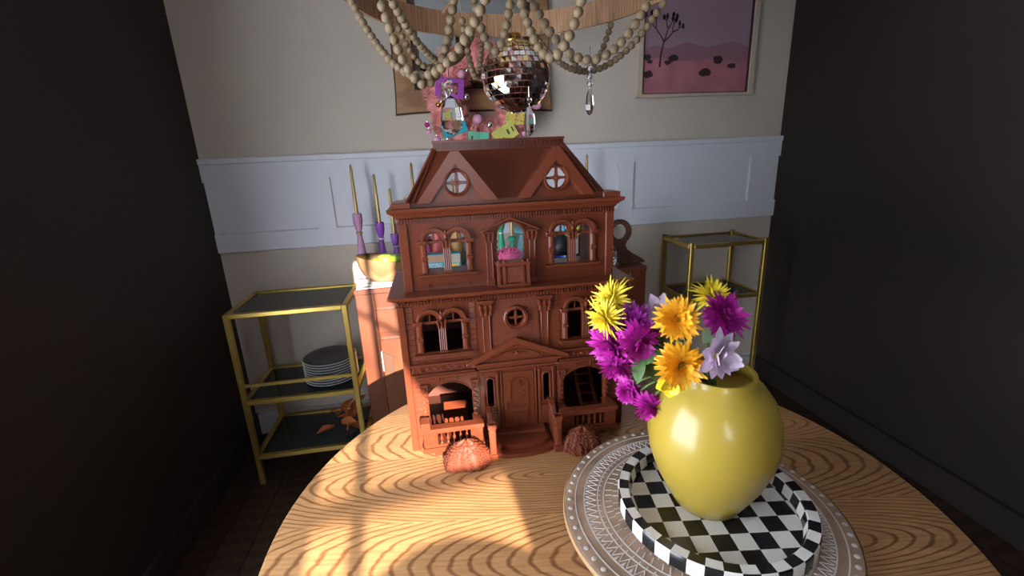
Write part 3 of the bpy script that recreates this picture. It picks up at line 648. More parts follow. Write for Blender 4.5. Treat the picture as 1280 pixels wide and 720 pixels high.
# ------------------------------------------------------------------ things on the sideboard
gold = mat('gold_taper', (.50,.34,.12), .32, .75)
def paintmat(n, c): return mat('painted_'+n, c, .42)
def candlestick(x, y, cup, tip, col, label, style='flare', r=.020, cl='gold taper candle'):
    E = empty('candlestick', (x, y, SBZ), label, 'candlestick', 'row of painted candlesticks')
    h = cup-SBZ; pm_ = col
    if style == 'flare':
        pr = [(r*2.0,0),(r*2.05,.006),(r*1.75,.02),(r*1.35,.05),(r*.95,h*.36),(r*.62,h*.60),(r*.48,h*.68),(r*.75,h*.70),(r*.5,h*.725),(r*.72,h*.76),(r*1.0,h*.86),(r*1.06,h*.97),(r*1.0,h)]
    elif style == 'bulb':
        pr = [(r*1.9,0),(r*2.0,.006),(r*1.2,.018),(r*.55,.032),(r*.55,.045),(r*1.1,.065),(r*1.35,.095),(r*1.3,.13),(r*.95,.18),(r*.6,h*.86),(r*.95,h*.92),(r*.95,h)]
    else:
        pr = [(r*1.6,0),(r*1.65,.006),(r*1.5,.03),(r*.9,h*.5),(r*.5,h*.8),(r*1.2,h*.86),(r*1.25,h*.92),(r*.7,h)]
    MB().lathe(pr, n=24).build('holder', pm_, E, smooth=50)
    MB().lathe([(.0085,h-.01),(.0082,h+.02),(.0060,(tip-SBZ)-.012),(.0030,(tip-SBZ)-.003),(.0008,(tip-SBZ))], n=12).build('taper_candle', gold, E, smooth=60)
    if style == 'flare': MB().lathe([(r*.50,h*.675),(r*.80,h*.69),(r*.80,h*.705),(r*.50,h*.72)], n=20).build('collar', gold if col is MATS.get('painted_lilac') else steel, E, smooth=True)
    return E
candlestick(-.527, 1.30, .423, .648, paintmat('lilac', (.52,.27,.44)), 'tall lilac pink candlestick with gold taper, left of the bowl of apples', r=.021)
candlestick(-.429, 1.30, .376, .602, paintmat('purple', (.24,.06,.38)), 'deep purple candlestick with gold taper rising behind the bowl of apples', r=.020)
candlestick(-.366, 1.30, .317, .533, paintmat('violet', (.27,.10,.42)), 'short violet candlestick with gold taper close beside the dollhouse wall', r=.019)
candlestick(-.305, 1.36, .27, .485, paintmat('plum', (.20,.06,.25)), 'plum candlestick mostly hidden behind the dollhouse edge, only its gold tip showing', r=.017)
candlestick(-.258, 1.35, .42, .645, paintmat('rose', (.55,.16,.32)), 'rose pink candlestick whose gold taper rises beside the left roof slope', r=.018)
candlestick(-.218, 1.27, .34, .50, paintmat('hot_pink', (.60,.12,.30)), 'hot pink candlestick at the left edge of the top left window', 'stub', r=.020)
candlestick(-.165, 1.30, .36, .56, paintmat('coral', (.62,.13,.12)), 'coral red bulbous candlestick seen through the top left window', 'bulb', r=.024)
candlestick(-.071, 1.30, .36, .56, paintmat('mustard', (.62,.36,.12)), 'mustard yellow bulbous candlestick seen through the top left window pair', 'bulb', r=.024)
candlestick(-.012, 1.27, .22, .40, paintmat('teal', (.10,.42,.46)), 'teal candlestick at the right edge of the top left windows', 'stub', r=.022)
candlestick(.153, 1.30, .36, .54, paintmat('green', (.05,.42,.24)), 'bright green flared candlestick in the centre balcony opening', 'flare', r=.022)
candlestick(.213, 1.33, .262, .52, paintmat('emerald', (.04,.36,.22)), 'short emerald candlestick with gold taper in the centre balcony opening', 'stub', r=.020)
candlestick(.268, 1.33, .30, .50, paintmat('aqua', (.16,.42,.46)), 'pale aqua candlestick at the right of the centre balcony opening', 'stub', r=.030)
candlestick(.612, 1.33, .40, .648, paintmat('navy', (.03,.04,.12)), 'dark candlestick whose gold taper rises beside the right roof slope', 'stub', r=.018)

# papers under the bowl
pap = [mat('paper_white', (.60,.57,.59), .7), mat('paper_aqua', (.10,.36,.45), .7), mat('paper_pink', (.55,.20,.34), .7), mat('paper_yellow', (.6,.5,.16), .7)]
PB = empty('paper_napkin', (-.44, 1.14, SBZ), 'pastel printed paper napkins under the wooden bowl', 'napkin', rz=R(6))
mb = MB(); rnd = random.Random(4)
mb.box(-.10, .10, -.085, .085, 0, .003).build('napkin_sheet', pap[0], PB)
for i in range(14):
    x, y = rnd.uniform(-.09,.09), rnd.uniform(-.08,.06); rr0 = rnd.uniform(.008,.022)
    MB().plate([(x+rr0*(1+.3*math.sin(3*t))*math.cos(t), y+rr0*.7*math.sin(t)) for t in [q*PI/5 for q in range(10)]], [], .003, .0034, 'z').build('print_spot', pap[1+i % 3], PB)
# wooden bowl
BW = empty('wooden_bowl', (-.405, 1.165, SBZ+.0045), 'wide hand-carved wooden bowl holding green apples', 'bowl')
bowlw = wood('bowl_wood', (.30,.165,.080), (.21,.105,.046), (3,3,1.5), 2.5, 4, .4)
bowli = mat('bowl_inside', (.10,.055,.02), .5, var=.3, vscale=8)
def bowlmesh():
    mb = MB(); n = 40
    def rim(a): return .122*(1+.05*math.cos(2*a)), .108+.016*math.cos(a-PI)
    rows = []
    for t in (0, .25, .5, .75, .92, 1.0):
        row = []
        for i in range(n):
            a = 2*PI*i/n; R_, h = rim(a); q = .045+(R_-.045)*math.sin(t*PI/2)**.85; row.append((q*math.cos(a), q*.8*math.sin(a), h*(1-math.cos(t*PI/2))))
        rows.append(row)
    for t in (1.0, .75, .5, .25):
        row = []
        for i in range(n):
            a = 2*PI*i/n; R_, h = rim(a); q = .042+(R_-.045)*math.sin(t*PI/2)**.85-.006; row.append((q*math.cos(a), q*.8*math.sin(a), h*(1-math.cos(t*PI/2))+.007*(1-t)))
        rows.append(row)
    vs = [v for r_ in rows for v in r_]; fo = []; fi = []
    for j in range(len(rows)-1):
        for i in range(n): (fo if j < 5 else fi).append((j*n+i, j*n+(i+1) % n, (j+1)*n+(i+1) % n, (j+1)*n+i))
    fo.append(tuple(reversed(range(n)))); fi.append(tuple(range((len(rows)-1)*n, len(rows)*n)))
    return vs, fo, fi
vs, fo, fi = bowlmesh()
mb = MB(); mb.add(vs, fo, 0); mb.add(vs, fi, 1); mb.build('bowl_shell', [bowlw, bowli], BW, smooth=50)
apm = mat('green_apple', (.20,.32,.035), .35, var=.25, vscale=14)
apme = MB().lathe([(.001,.010),(.012,.002),(.024,.004),(.034,.020),(.037,.038),(.032,.056),(.020,.064),(.008,.062),(.001,.056)], n=20).mesh('apple', apm, 60)
stme = MB().tube([(0,0,.056),(.001,0,.064),(.004,0,.071)], .0014, 5).mesh('stem', mat('apple_stem', (.12,.07,.03), .7))
for i, (dx, dy, dz, lb) in enumerate([(-.052,-.012,.056,'green apple nearest the left end of the wooden bowl'), (-.006,.012,.070,'topmost green apple in the middle of the wooden bowl'), (.048,-.022,.066,'green apple half hidden by the dollhouse wall in the wooden bowl'), (-.020,-.034,.046,'green apple low at the front rim of the wooden bowl'), (.050,.046,.06,'green apple at the back right of the wooden bowl')]):
    E_ = empty('green_apple', (-.405+dx, 1.165+dy, SBZ+.0045+dz-.017), lb, 'apple', 'apples in the wooden bowl', rz=i*1.3)
    E_.rotation_euler = (R(18*((i % 3)-1)), R(12*(i % 2)), i*1.3)
    link('flesh', apme, E_); link('stem', stme, E_)
# printed carton
CB = empty('snack_carton', (-.147, 1.135, SBZ), 'small turquoise and cream printed carton behind the top left windows', 'box', rz=R(-2))
MB().box(-.083, .083, 0, .055, 0, .112).build('carton', mat('carton_teal', (.02,.38,.48), .5), CB, bevel=.001)
MB().box(-.078, .012, -.001, .0, .076, .110).build('cream_print', mat('carton_cream', (.48,.28,.18), .55), CB)
MB().box(.016, .080, -.001, .0, .070, .110).build('cream_print', mat('carton_pale', (.50,.42,.32), .55), CB)
MB().box(.030, .074, -.0016, -.0009, .040, .066).build('orange_print', mat('carton_orange', (.85,.45,.12), .55), CB)
MB().box(-.078, .0, -.0016, -.0009, .034, .042).build('pink_print', mat('carton_pink', (.75,.25,.45), .55), CB)
mb = MB(); rnd = random.Random(11)
for row, zz in enumerate((.060, .046)):
    x = -.068
    while x < -.004:
        w_ = rnd.choice((.005,.007,.008)); mb.box(x, x+.0018, -.0022, -.001, zz, zz+.011); mb.box(x+w_-.0018, x+w_, -.0022, -.001, zz, zz+.011)
        mb.box(x, x+w_, -.0022, -.001, zz+rnd.choice((0,.0046,.0092)), zz+rnd.choice((.0022,.0064,.011))); x += w_+.0028
mb.build('white_lettering', mat('carton_white', (.85,.85,.85), .5), CB, stuff=True)
# pink tinsel flower in the centre opening
def bristles(mb, n, f, rnd, w0=.0016, mi=0):
    for _ in range(n):
        p, d, l = f(rnd); d = d.normalized(); s1 = d.cross(Vector((rnd.uniform(-1,1), rnd.uniform(-1,1), rnd.uniform(-1,1)))).normalized()*w0
        mb.add([p-s1, p+s1, p+d*l+s1*.25], [(0,1,2)], mi)
PF = empty('tinsel_puff', (.160, 1.13, SBZ), 'fluffy hot pink tinsel puff in the centre balcony opening', 'ornament')
mb = MB(); mb.ball((0,0,.085), .036, 12, 8, sx=1.6, sz=.9)
bristles(mb, 1500, lambda r: ((lambda d: (Vector((d.x*.050, d.y*.028, .085+d.z*.026)), d+Vector((0,0,.5)), r.uniform(.012,.026)))(Vector((r.gauss(0,1), r.gauss(0,1), r.gauss(0,1))).normalized())), random.Random(3))
mb.build('tinsel', mat('pink_tinsel', (.78,.16,.34), .5, var=.3, vscale=60), PF, stuff=True)
MB().lathe([(.045,0),(.047,.006),(.030,.02),(.032,.055),(.040,.062),(.0,.062)], n=20).build('pot', mat('pot_cream', (.62,.45,.36), .5), PF, smooth=40)
# right window display: black bird, blue and orange bowl, black cat figure, yellow lamp
blk = mat('matte_black', (.012,.012,.013), .5)
BD = empty('black_bird_figure', (.425, 1.17, SBZ), 'matte black bird-like figurine in the top right window pair', 'figurine')
prof = [(0,.055),(.030,.060),(.046,.085),(.048,.11),(.036,.14),(.018,.165),(0,.17)]
MB().lathe(prof, n=20).build('body', blk, BD, smooth=60)
MB().tube([(-.03,0,.11),(-.06,0,.15),(-.085,0,.185)], [.03,.022,.006], 10).build('tail', blk, BD, smooth=60)
MB().tube([(-.02,0,.06),(-.02,0,.002)], .006, 6).build('leg', blk, BD); MB().tube([(.02,0,.06),(.02,0,.002)], .006, 6).build('leg', blk, BD)
MB().lathe([(.0,.165),(.014,.17),(.010,.20),(.0,.205)], (.012,0,0), 12).build('crest', mat('sky_blue_paint', (.10,.45,.70), .5), BD, smooth=60)
BO = empty('patterned_dish', (.410, 1.09, SBZ), 'small cobalt and orange dish in the top right window', 'dish')
MB().lathe([(.028,0),(.034,.008),(.048,.030),(.054,.062),(.050,.062),(.044,.032),(.0,.014)], n=24).build('dish', mat('cobalt_glaze', (.03,.05,.36), .25), BO, smooth=50)
for a in (-1.57,):
    MB().lathe([(.035,.009),(.0490,.030),(.0548,.060)], n=6, a0=a-.42, a1=a+.42).build('orange_patch', mat('orange_glaze', (.78,.16,.03), .3), BO, smooth=50)
CT = empty('black_cat_figure', (.520, 1.13, SBZ), 'round black figurine with one pale triangular eye in the rightmost top window', 'figurine')
MB().lathe([(.028,0),(.040,.010),(.044,.035),(.034,.060),(.010,.070),(0,.07)], n=20).build('body', blk, CT, smooth=60)
MB().plate([(-.022,.036),(-.006,.044),(-.012,.026)], [], -.046, -.040).build('eye', pap[0], CT)
YL = empty('yellow_lamp', (.535, 1.22, SBZ), 'small lamp with yellow black-ribbed shade in the rightmost top window', 'lamp')
MB().tube([(0,0,.01),(0,0,.17)], .004, 8).build('stem', blk, YL); MB().lathe([(.03,0),(.03,.008),(.006,.014)], n=16).build('base', blk, YL)
MB().lathe([(.075,.155),(.030,.225),(.027,.225),(.072,.155),(.075,.155)], n=24).build('shade', mat('yellow_shade', (.62,.55,.06), .7), YL, smooth=40)
mb = MB()
for i in range(10): a = i*2*PI/10; mb.tube([(.0755*math.cos(a), .0755*math.sin(a), .155), (.0305*math.cos(a), .0305*math.sin(a), .225)], .0015, 4)
mb.build('ribs', blk, YL, stuff=True)
lem = MB().lathe([(.001,.0),(.006,.004),(.022,.016),(.030,.035),(.026,.055),(.008,.068),(.001,.072)], n=18).mesh('lemon', mat('lemon_skin', (.72,.62,.18), .45, bump=.2, bscale=300), 60)
tag(link('lemon', lem, loc=(.590, 1.12, SBZ)), 'pale yellow lemon beside the black figurine in the rightmost top window', 'lemon')
# ring-handled board and cloche
walnut = wood('walnut_board', (.135,.055,.026), (.075,.028,.014), (1,1,3), 3, 4, .45)
def ringboard():
    o = []; rc, zc, r_ = .0, .158, .060
    left = [(.128,0),(.122,.012),(.095,.030),(.062,.050),(.036,.070),(.027,.090),(.036,.108)]
    a0 = math.asin((.108-zc)/r_)
    top = [(r_*math.cos(a0+(PI-2*a0)*i/24), zc+r_*math.sin(a0+(PI-2*a0)*i/24)) for i in range(25)]
    return left + top + [(-x, z) for x, z in reversed(left)]
RB = MB().plate(ringboard(), [[(.036*math.cos(2*PI*i/28), .158+.036*math.sin(2*PI*i/28)) for i in range(28)]], -.011, .011).build('ring_handled_board', walnut, None, smooth=35, bevel=.003, seg=2)
RB.location = (.715, 1.13, SBZ); RB.rotation_euler = (R(-5), 0, 0)
tag(RB, 'dark wooden board with ring-shaped handle at the right end of the sideboard', 'board')
CL = empty('glass_cloche', (.640, 1.085, SBZ), 'small glass dome on a wooden base beside the ring-handled board', 'cloche')
MB().lathe([(.052,0),(.054,.012),(.050,.018),(.0,.018)], n=28).build('base', alder_l, CL, smooth=40)
MB().lathe([(.040,.019),(.041,.06),(.034,.088),(.018,.102),(.0,.106)], n=28).build('dome', mat('cloche_glass', (.9,.92,.92), .03, trans=.9), CL, smooth=60)
MB().ball((0,0,.112), .007, 10, 8).build('knob', mat('cloche_glass', (.9,.92,.92), .03), CL, smooth=60)

# ------------------------------------------------------------------ brass carts either side
brass = mat('brass', (.62,.42,.10), .3, .85)
dgl = mat('smoked_glass', (.02,.03,.03), .1)
def cart(name, x0, x1, y0, y1, zs, label, rail=None, top=None):
    E_ = empty(name, (0,0,ZF), label, 'cart'); t = .011
    ztop = (top if top is not None else zs[0])-ZF
    for x in (x0+t, x1-t):
        for y in (y0+t, y1-t): MB().box(x-t, x+t, y-t, y+t, 0, ztop).build('post', brass, E_, bevel=.002)
    for z in zs:
        z -= ZF
        MB().box(x0+2*t, x1-2*t, y0, y0+2*t, z-.020, z).build('front_rail', brass, E_, bevel=.002); MB().box(x0+2*t, x1-2*t, y1-2*t, y1, z-.020, z).build('back_rail', brass, E_, bevel=.002)
        for x in (x0, x1-2*t): MB().box(x, x+2*t, y0+2*t, y1-2*t, z-.020, z).build('side_rail', brass, E_, bevel=.002)
        MB().box(x0+2*t, x1-2*t, y0+2*t, y1-2*t, z-.016, z-.006).build('shelf', dgl, E_)
    if rail:
        for z in rail: MB().box(x0+2*t, x1-2*t, y0+.006, y0+.016, z-ZF, z-ZF+.014).build('guard_rail', brass, E_)
    return E_
cart('bar_cart', -1.06, -.568, .985, 1.35, (.075, -.325, -.60), 'brass bar cart with smoked glass shelves left of the sideboard', rail=(-.262,))
cart('brass_stand', 1.085, 1.52, 1.12, 1.42, (.185, -.10, -.60), 'brass shelving stand with black glass shelves at the right wall side', top=.195)
pl = [mat('plate_dark', (.03,.03,.035), .3), mat('plate_rim', (.75,.72,.70), .3)]
pme = MB().lathe([(.05,0),(.07,.003),(.118,.0095),(.121,.011),(.117,.0125),(.07,.006),(.0,.005)], n=36)
pme.m = [1 if 2 <= (i//36) < 4 else 0 for i in range(len(pme.f))]
pmesh = pme.mesh('plate', pl, 50)
for i in range(9):
    o = link('dinner_plate', pmesh, loc=(-.715, 1.16, -.3305+.0004+i*.0125))
    tag(o, ['bottom plate','second plate from the bottom','third plate from the bottom','fourth plate from the bottom','middle plate','fourth plate from the top','third plate from the top','second plate from the top','top plate'][i]+' of the dark white-rimmed stack on the bar cart', 'plate', 'stacked plates on the bar cart')
# rust coloured leaf spray on the low shelf
LS = empty('autumn_leaf_spray', (-.68, 1.12, -.6055), 'rust orange artificial leaf spray on the lowest shelf of the bar cart', 'leaves')
rust = mat('rust_leaf', (.42,.11,.03), .6, var=.3, vscale=20)
lf = MB().add([(0,0,0),(.018,.02,.004),(.022,.05,.008),(.012,.075,.004),(0,.10,-.004),(-.012,.075,.004),(-.022,.05,.008),(-.018,.02,.004),(0,.05,-.002)], [(0,1,8),(1,2,8),(2,3,8),(3,4,8),(4,5,8),(5,6,8),(6,7,8),(7,0,8)]).mesh('leaf', rust)
rnd = random.Random(2)
for i in range(12):
    o = link('leaf', lf, LS, loc=(rnd.uniform(-.05,.05), rnd.uniform(-.03,.05), .02+.008*i)); o.rotation_euler = (rnd.uniform(-.3,.6), rnd.uniform(-.5,.5), rnd.uniform(0,6.28))
MB().tube([(0,0,0),(.01,.01,.05),(0,.02,.12)], .004, 6).build('stem', rust, LS)

# ------------------------------------------------------------------ wall: mirror, wreath, desert picture
pine = wood('pine_frame', (.42,.23,.10), (.28,.14,.055), (1.5,1.5,4), 2, 5, .5)
MR = empty('wavy_mirror', (.077, YW-.002, 1.20), 'large wall mirror in a wavy-edged natural wood frame', 'mirror')
def wavy(hw, hh, amp):
    pts = []
    for (x0, z0_, x1, z1) in ((-hw,-hh,hw,-hh),(hw,-hh,hw,hh),(hw,hh,-hw,hh),(-hw,hh,-hw,-hh)):
        for i in range(14):
            t = i/14; d = amp*(1-abs(2*t-1)**1.5)*(.75+.25*math.cos(t*2*PI)); nx_, nz_ = ((0,1),(-1,0),(0,-1),(1,0))[((x0,z0_,x1,z1) == (hw,-hh,hw,hh))*1+((x0,z0_,x1,z1) == (hw,hh,-hw,hh))*2+((x0,z0_,x1,z1) == (-hw,hh,-hw,-hh))*3]
            pts.append((x0+(x1-x0)*t+nx_*d, z0_+(z1-z0_)*t+nz_*d))
    return pts
MB().plate(wavy(.378, .330, .018), [rect(-.285, .285, -.228, .228)], -.030, 0).build('frame', pine, MR, bevel=.004)
MB().plate(wavy(.386, .338, .018), [rect(-.25, .25, -.2, .2)], -.012, 0).build('frame_back', mat('frame_edge', (.06,.03,.015), .6), MR)
MB().box(-.29, .29, -.010, -.004, -.232, .232).build('mirror_glass', mat('mirror_silver', (.26,.27,.27), .02, 1.0), MR)
MB().plate(rect(-.290,.290,-.233,.233), [rect(-.276,.276,-.219,.219)], -.016, -.008).build('liner', mat('liner_black', (.01,.01,.01), .5), MR)
WRC = Vector((.095, 1.335, .915))
WR = empty('tinsel_wreath', WRC, 'fluffy salmon pink tinsel wreath hung over the mirror', 'wreath')
salmon = mat('salmon_tinsel', (.95,.36,.33), .55, var=.25, vscale=30)
mb = MB(); rnd = random.Random(9)
mb.tube([(.176*math.cos(t), 0, .176*math.sin(t)) for t in [2*PI*i/48 for i in range(48)]], [.070+.010*math.sin(i*2.1) for i in range(48)], 12, closed=True)
def wf_(r):
    t = r.uniform(0, 2*PI); p = r.uniform(0, 2*PI); d = Vector((math.cos(t)*math.cos(p), -abs(math.sin(p)) if r.random() < .7 else math.sin(p), math.sin(t)*math.cos(p)))
    c = Vector((.176*math.cos(t), 0, .176*math.sin(t))); k_ = .067+.012*math.sin(t*9)
    return c+d*k_, d+Vector((r.uniform(-.6,.6), r.uniform(-.6,.6), r.uniform(-.6,.6))), r.uniform(.014,.040)
bristles(mb, 9000, wf_, rnd, .0019)
mb.build('tinsel', salmon, WR, stuff=True)
pinkb = mat('pink_bauble', (.72,.33,.48), .2, coat=.6); silv = mat('silver_bauble', (.85,.85,.86), .08, 1.0); goldb = mat('gold_bauble', (.75,.45,.12), .15, 1.0); magb = mat('magenta_bauble', (.55,.03,.30), .2, coat=.6)
def bauble(x, z, y, r, mt, label):
    E_ = empty('bauble', (x, y, z), label, 'bauble', 'baubles on the tinsel wreath')
    MB().ball((0,0,0), r, 20, 14).build('globe', mt, E_, smooth='all')
    MB().lathe([(r*.28,r*.95),(r*.28,r*1.22),(0,r*1.24)], n=10).build('cap', silv, E_)
BAUBLES = [((-0.0533, 1.258, 1.1009),.019,pinkb,'pink bauble at the top left of the wreath, beside a strand of beads'),((0.0064, 1.258, 1.0103),.020,pinkb,'pink bauble above the large teardrop crystal on the wreath'),((0.0658, 1.258, 0.8214),.022,pinkb,'pale pink bauble below the wreath opening'),
 ((0.1196, 1.258, 0.7956),.016,silv,'silver bauble at the bottom middle of the wreath'),((-0.1635, 1.258, 0.8043),.012,magb,'small magenta bauble sticking out at the left edge of the wreath'),((-0.1589, 1.258, 0.7768),.012,pinkb,'small pink bauble just under the magenta one'),
 ((-0.1264, 1.258, 0.7377),.019,pinkb,'pink bauble at the bottom left of the wreath above the roof'),((-0.0802, 1.258, 0.7255),.014,pinkb,'small pink bauble touching the roof cresting'),((0.0324, 1.258, 1.0262),.012,silv,'small silver bauble near the top of the wreath opening'),((-0.1063, 1.258, 0.8871),.013,goldb,'small gold bauble left of the large teardrop crystal'),
 ((0.0212, 1.258, 0.9176),.014,silv,'silver bauble at the left rim of the wreath opening'),((0.3444, 1.258, 0.8761),.021,pinkb,'pink bauble peeking out right of the mirror ball'),((0.2796, 1.258, 0.7517),.011,pinkb,'small pink bauble at the lower right of the wreath'),((-0.091, 1.258, 0.9001),.011,silv,'tiny silver bauble beside the gold one')]
for (p, r_, mt, lb) in BAUBLES:
    bauble(p[0], p[2], p[1], r_, mt, lb)
def booklet(p, w_, h_, ang, col, name, label, openf=0.0, deco=None):
    E_ = empty('paper_tag', p, label, 'tag', 'paper tags on the tinsel wreath'); E_.rotation_euler = (0, R(ang), 0)
    mt = mat('tag_'+name, col, .6)
    if deco == 'frame': MB().plate(rect(-w_/2,w_/2,-h_/2,h_/2), [rect(-w_*.3,w_*.3,-h_*.28,h_*.28)], -.004, .004).build('card', mt, E_)
    else:
        MB().box(-w_/2, 0, -.004, .004, -h_/2, h_/2).build('card', mt, E_); MB().box(.0015, w_/2, -.006, .002, -h_/2, h_/2).build('card', mt, E_)
    ink = mat('tag_ink', (.02,.02,.02), .6)
    if deco == 'BI':
        mb = MB(); y0, y1 = -.0072, -.0058
        x = .012; s_b = h_*.34
        mb.box(x, x+.005, y0, y1, -s_b/2, s_b/2)
        for q in (-1, 1): mb.arch(x+.005, q*s_b/4, s_b*.12, s_b*.26, y0, y1, -PI/2, PI/2, 6)
        mb.box(x+.026, x+.031, y0, y1, -s_b/2, s_b/2)
        mb.build('lettering', ink, E_, stuff=True)
        MB().box(-w_*.42, -w_*.10, -.0052, -.0038, -h_*.3, -h_*.18).build('printed_line', ink, E_)
    if deco == 'dots':
        mb = MB(); rnd = random.Random(5)
        for i in range(14): x, z = rnd.uniform(-w_*.42, w_*.42), rnd.uniform(-h_*.38, h_*.38); mb.box(x-.002, x+.002, -.0068, -.0036, z-.002, z+.002)
        mb.build('printed_speckle', ink, E_, stuff=True)
    if deco == 'mark': MB().box(-w_*.35, -w_*.27, -.0052, -.0038, -h_*.3, h_*.1).build('printed_mark', ink, E_)
    if deco == 'white': MB().plate([(-.02,-.012),(.0,.010),(.012,-.004),(.02,.012),(.02,-.016)], [], -.0075, -.0055).build('white_print', pap[0], E_)
booklet((-0.0513, 1.25, 0.9545), .125, .080, 8, (.33,.06,.38), 'purple', 'purple open square tag near the top left of the wreath', deco='frame')
booklet((-0.043, 1.25, 0.7863), .110, .062, -16, (.02,.36,.46), 'teal', 'teal paper tag behind the large teardrop crystal', deco='white')
booklet((0.0636, 1.25, 0.7411), .094, .050, 6, (.12,.55,.34), 'mint', 'mint green paper tag at the bottom of the wreath', deco='mark')
booklet((0.1874, 1.25, 0.7544), .110, .070, -28, (.62,.62,.14), 'lime', 'lime yellow ticket with black letters above the roof cresting', deco='BI')
booklet((0.2431, 1.25, 0.826), .095, .066, 4, (.70,.55,.12), 'yellow', 'yellow speckled booklet just below the mirror ball', deco='dots')
# picture
PC_ = empty('desert_picture', (1.235, YW-.002, 1.22), 'framed pink desert print with a Joshua tree, at the right', 'picture')
MB().plate(rect(-.33,.33,-.305,.305), [rect(-.297,.297,-.290,.290)], -.026, 0).build('frame', mat('frame_pale', (.55,.45,.34), .5), PC_, bevel=.003)
MB().plate(rect(-.299,.299,-.292,.292), [rect(-.290,.290,-.286,.286)], -.020, -.004).build('inner_slip', mat('slip_dark', (.06,.02,.02), .6), PC_)
sky_p = mat('print_sky', (.34,.22,.27), .6, var=.08, vscale=3); sand = mat('print_sand', (.45,.165,.19), .6, var=.15, vscale=9); hillm = mat('print_hill', (.30,.14,.18), .6); ink = mat('print_ink', (.045,.018,.022), .6)
pr_ = MB().box(-.295, .295, -.010, -.004, -.29, .29).build('print', sky_p, PC_)
MB().plate([(-.29,-.288),(.29,-.288),(.29,-.14),(.1,-.125),(-.1,-.135),(-.2,-.115),(-.29,-.13)], [], -.0106, -.009).build('printed_sand', sand, pr_)
MB().plate([(-.29,-.14),(.29,-.15),(.29,-.07),(.2,-.045),(.05,-.07),(-.06,-.045),(-.16,-.075),(-.24,-.06),(-.29,-.08)], [], -.0103, -.009).build('printed_hills', hillm, pr_)
mb = MB(); rnd = random.Random(8)
def br(p, a, l, r_, d):
    q = (p[0]+l*math.cos(a), p[1]+l*math.sin(a)); mb.tube([(p[0],-.0108,p[1]), ((p[0]+q[0])/2+rnd.uniform(-.008,.008),-.0108,(p[1]+q[1])/2), (q[0],-.0108,q[1])], [r_, r_*.8, r_*.65], 4)
    if d == 0:
        for k_ in range(5): mb.plate([(q[0]+.009*rnd.uniform(.5,1.1)*math.cos(t*1.047), q[1]+.013*rnd.uniform(.6,1.2)*math.sin(t*1.047)) for t in range(6)], [], -.0112, -.0104)
        return
    for s in ((-.45, .42) if d != 3 else (-.85, -.12, .62)): br(q, a+s+rnd.uniform(-.15,.15)+(PI/2-a)*.38, l*rnd.uniform(.52,.72), r_*.74, d-1)
br((-.203,-.161), 1.42, .118, .0055, 3)
for (x, z, r_) in ((-.27,-.115,.020),(-.255,-.135,.014),(-.13,-.12,.026),(-.16,-.14,.016),(.12,-.13,.03),(-.265,-.195,.028),(.2,-.16,.022),(.05,-.19,.03)):
    mb.plate([(x+r_*rnd.uniform(.8,1.3)*math.cos(t*.6283), z+r_*.7*rnd.uniform(.7,1.3)*math.sin(t*.6283)) for t in range(10)], [], -.0110, -.0100)
mb.build('printed_tree', ink, pr_, stuff=True)

# ------------------------------------------------------------------ chandelier
CC = Vector((.084, .34, 0)); HO = ((.41, 1.06), (.20, 1.16))
CHN = empty('bead_chandelier', (CC.x, CC.y, ZC), 'round chandelier of draped natural wood beads with a wrapped wooden hoop', 'chandelier')
def cl_(p): return (p[0]-CC.x, p[1]-CC.y, p[2]-ZC)
jute = mat('hoop_wood', (.36,.185,.095), .65); nt = jute.node_tree; bs = nt.nodes['Principled BSDF']
tc = nt.nodes.new('ShaderNodeTexCoord'); mp = nt.nodes.new('ShaderNodeMapping'); mp.inputs['Scale'].default_value = (90,90,3); nz = nt.nodes.new('ShaderNodeTexNoise'); nz.inputs['Scale'].default_value = 3; nz.inputs['Detail'].default_value = 4
rp = nt.nodes.new('ShaderNodeValToRGB'); rp.color_ramp.elements[0].position = .35; rp.color_ramp.elements[0].color = (.22,.105,.05,1); rp.color_ramp.elements[1].position = .65; rp.color_ramp.elements[1].color = (.45,.25,.13,1)
nt.links.new(tc.outputs['Object'], mp.inputs[0]); nt.links.new(mp.outputs[0], nz.inputs['Vector']); nt.links.new(nz.outputs['Fac'], rp.inputs[0]); nt.links.new(rp.outputs[0], bs.inputs['Base Color'])
def hoop(R_, z0_, z1, t, name): MB().lathe([(R_-t,z0_),(R_+t,z0_),(R_+t,z1),(R_-t,z1),(R_-t,z0_)], (0,0,-ZC), 96).build(name, jute, CHN, smooth=35)
hoop(.418, 1.042, 1.112, .004, 'hoop'); hoop(.20, 1.150, 1.19, .004, 'upper_hoop')
MB().lathe([(.006,1.09),(.035,1.095),(.05,1.125),(.04,1.16),(.015,1.19),(.012,ZC-.02),(.05,ZC-.015),(.05,ZC)], (0,0,-ZC), 24).build('hub', mat('hub_wood', (.42,.26,.11), .5), CHN, smooth=40)
for i in range(4):
    a = i*PI/2+.4; MB().tube([(.03*math.cos(a),.03*math.sin(a),1.16-ZC),(.2*math.cos(a),.2*math.sin(a),1.17-ZC),(.415*math.cos(a),.415*math.sin(a),1.105-ZC)], .006, 6).build('arm', jute, CHN)
beadm = mat('natural_bead', (.185,.128,.070), .62, var=.22, vscale=45)
BD_ = .0103
bead_me = MB().lathe([(.003,-BD_*.94),(.0062,-BD_*.80),(.0090,-BD_*.45),(BD_,0),(.0090,BD_*.45),(.0062,BD_*.80),(.003,BD_*.94)], n=14).mesh('bead', beadm, 70)
cordm = mat('cord', (.30,.22,.13), .8)
def ringpt(h, a): return Vector((HO[h][0]*math.cos(R(a)), HO[h][0]*math.sin(R(a)), HO[h][1]-ZC))
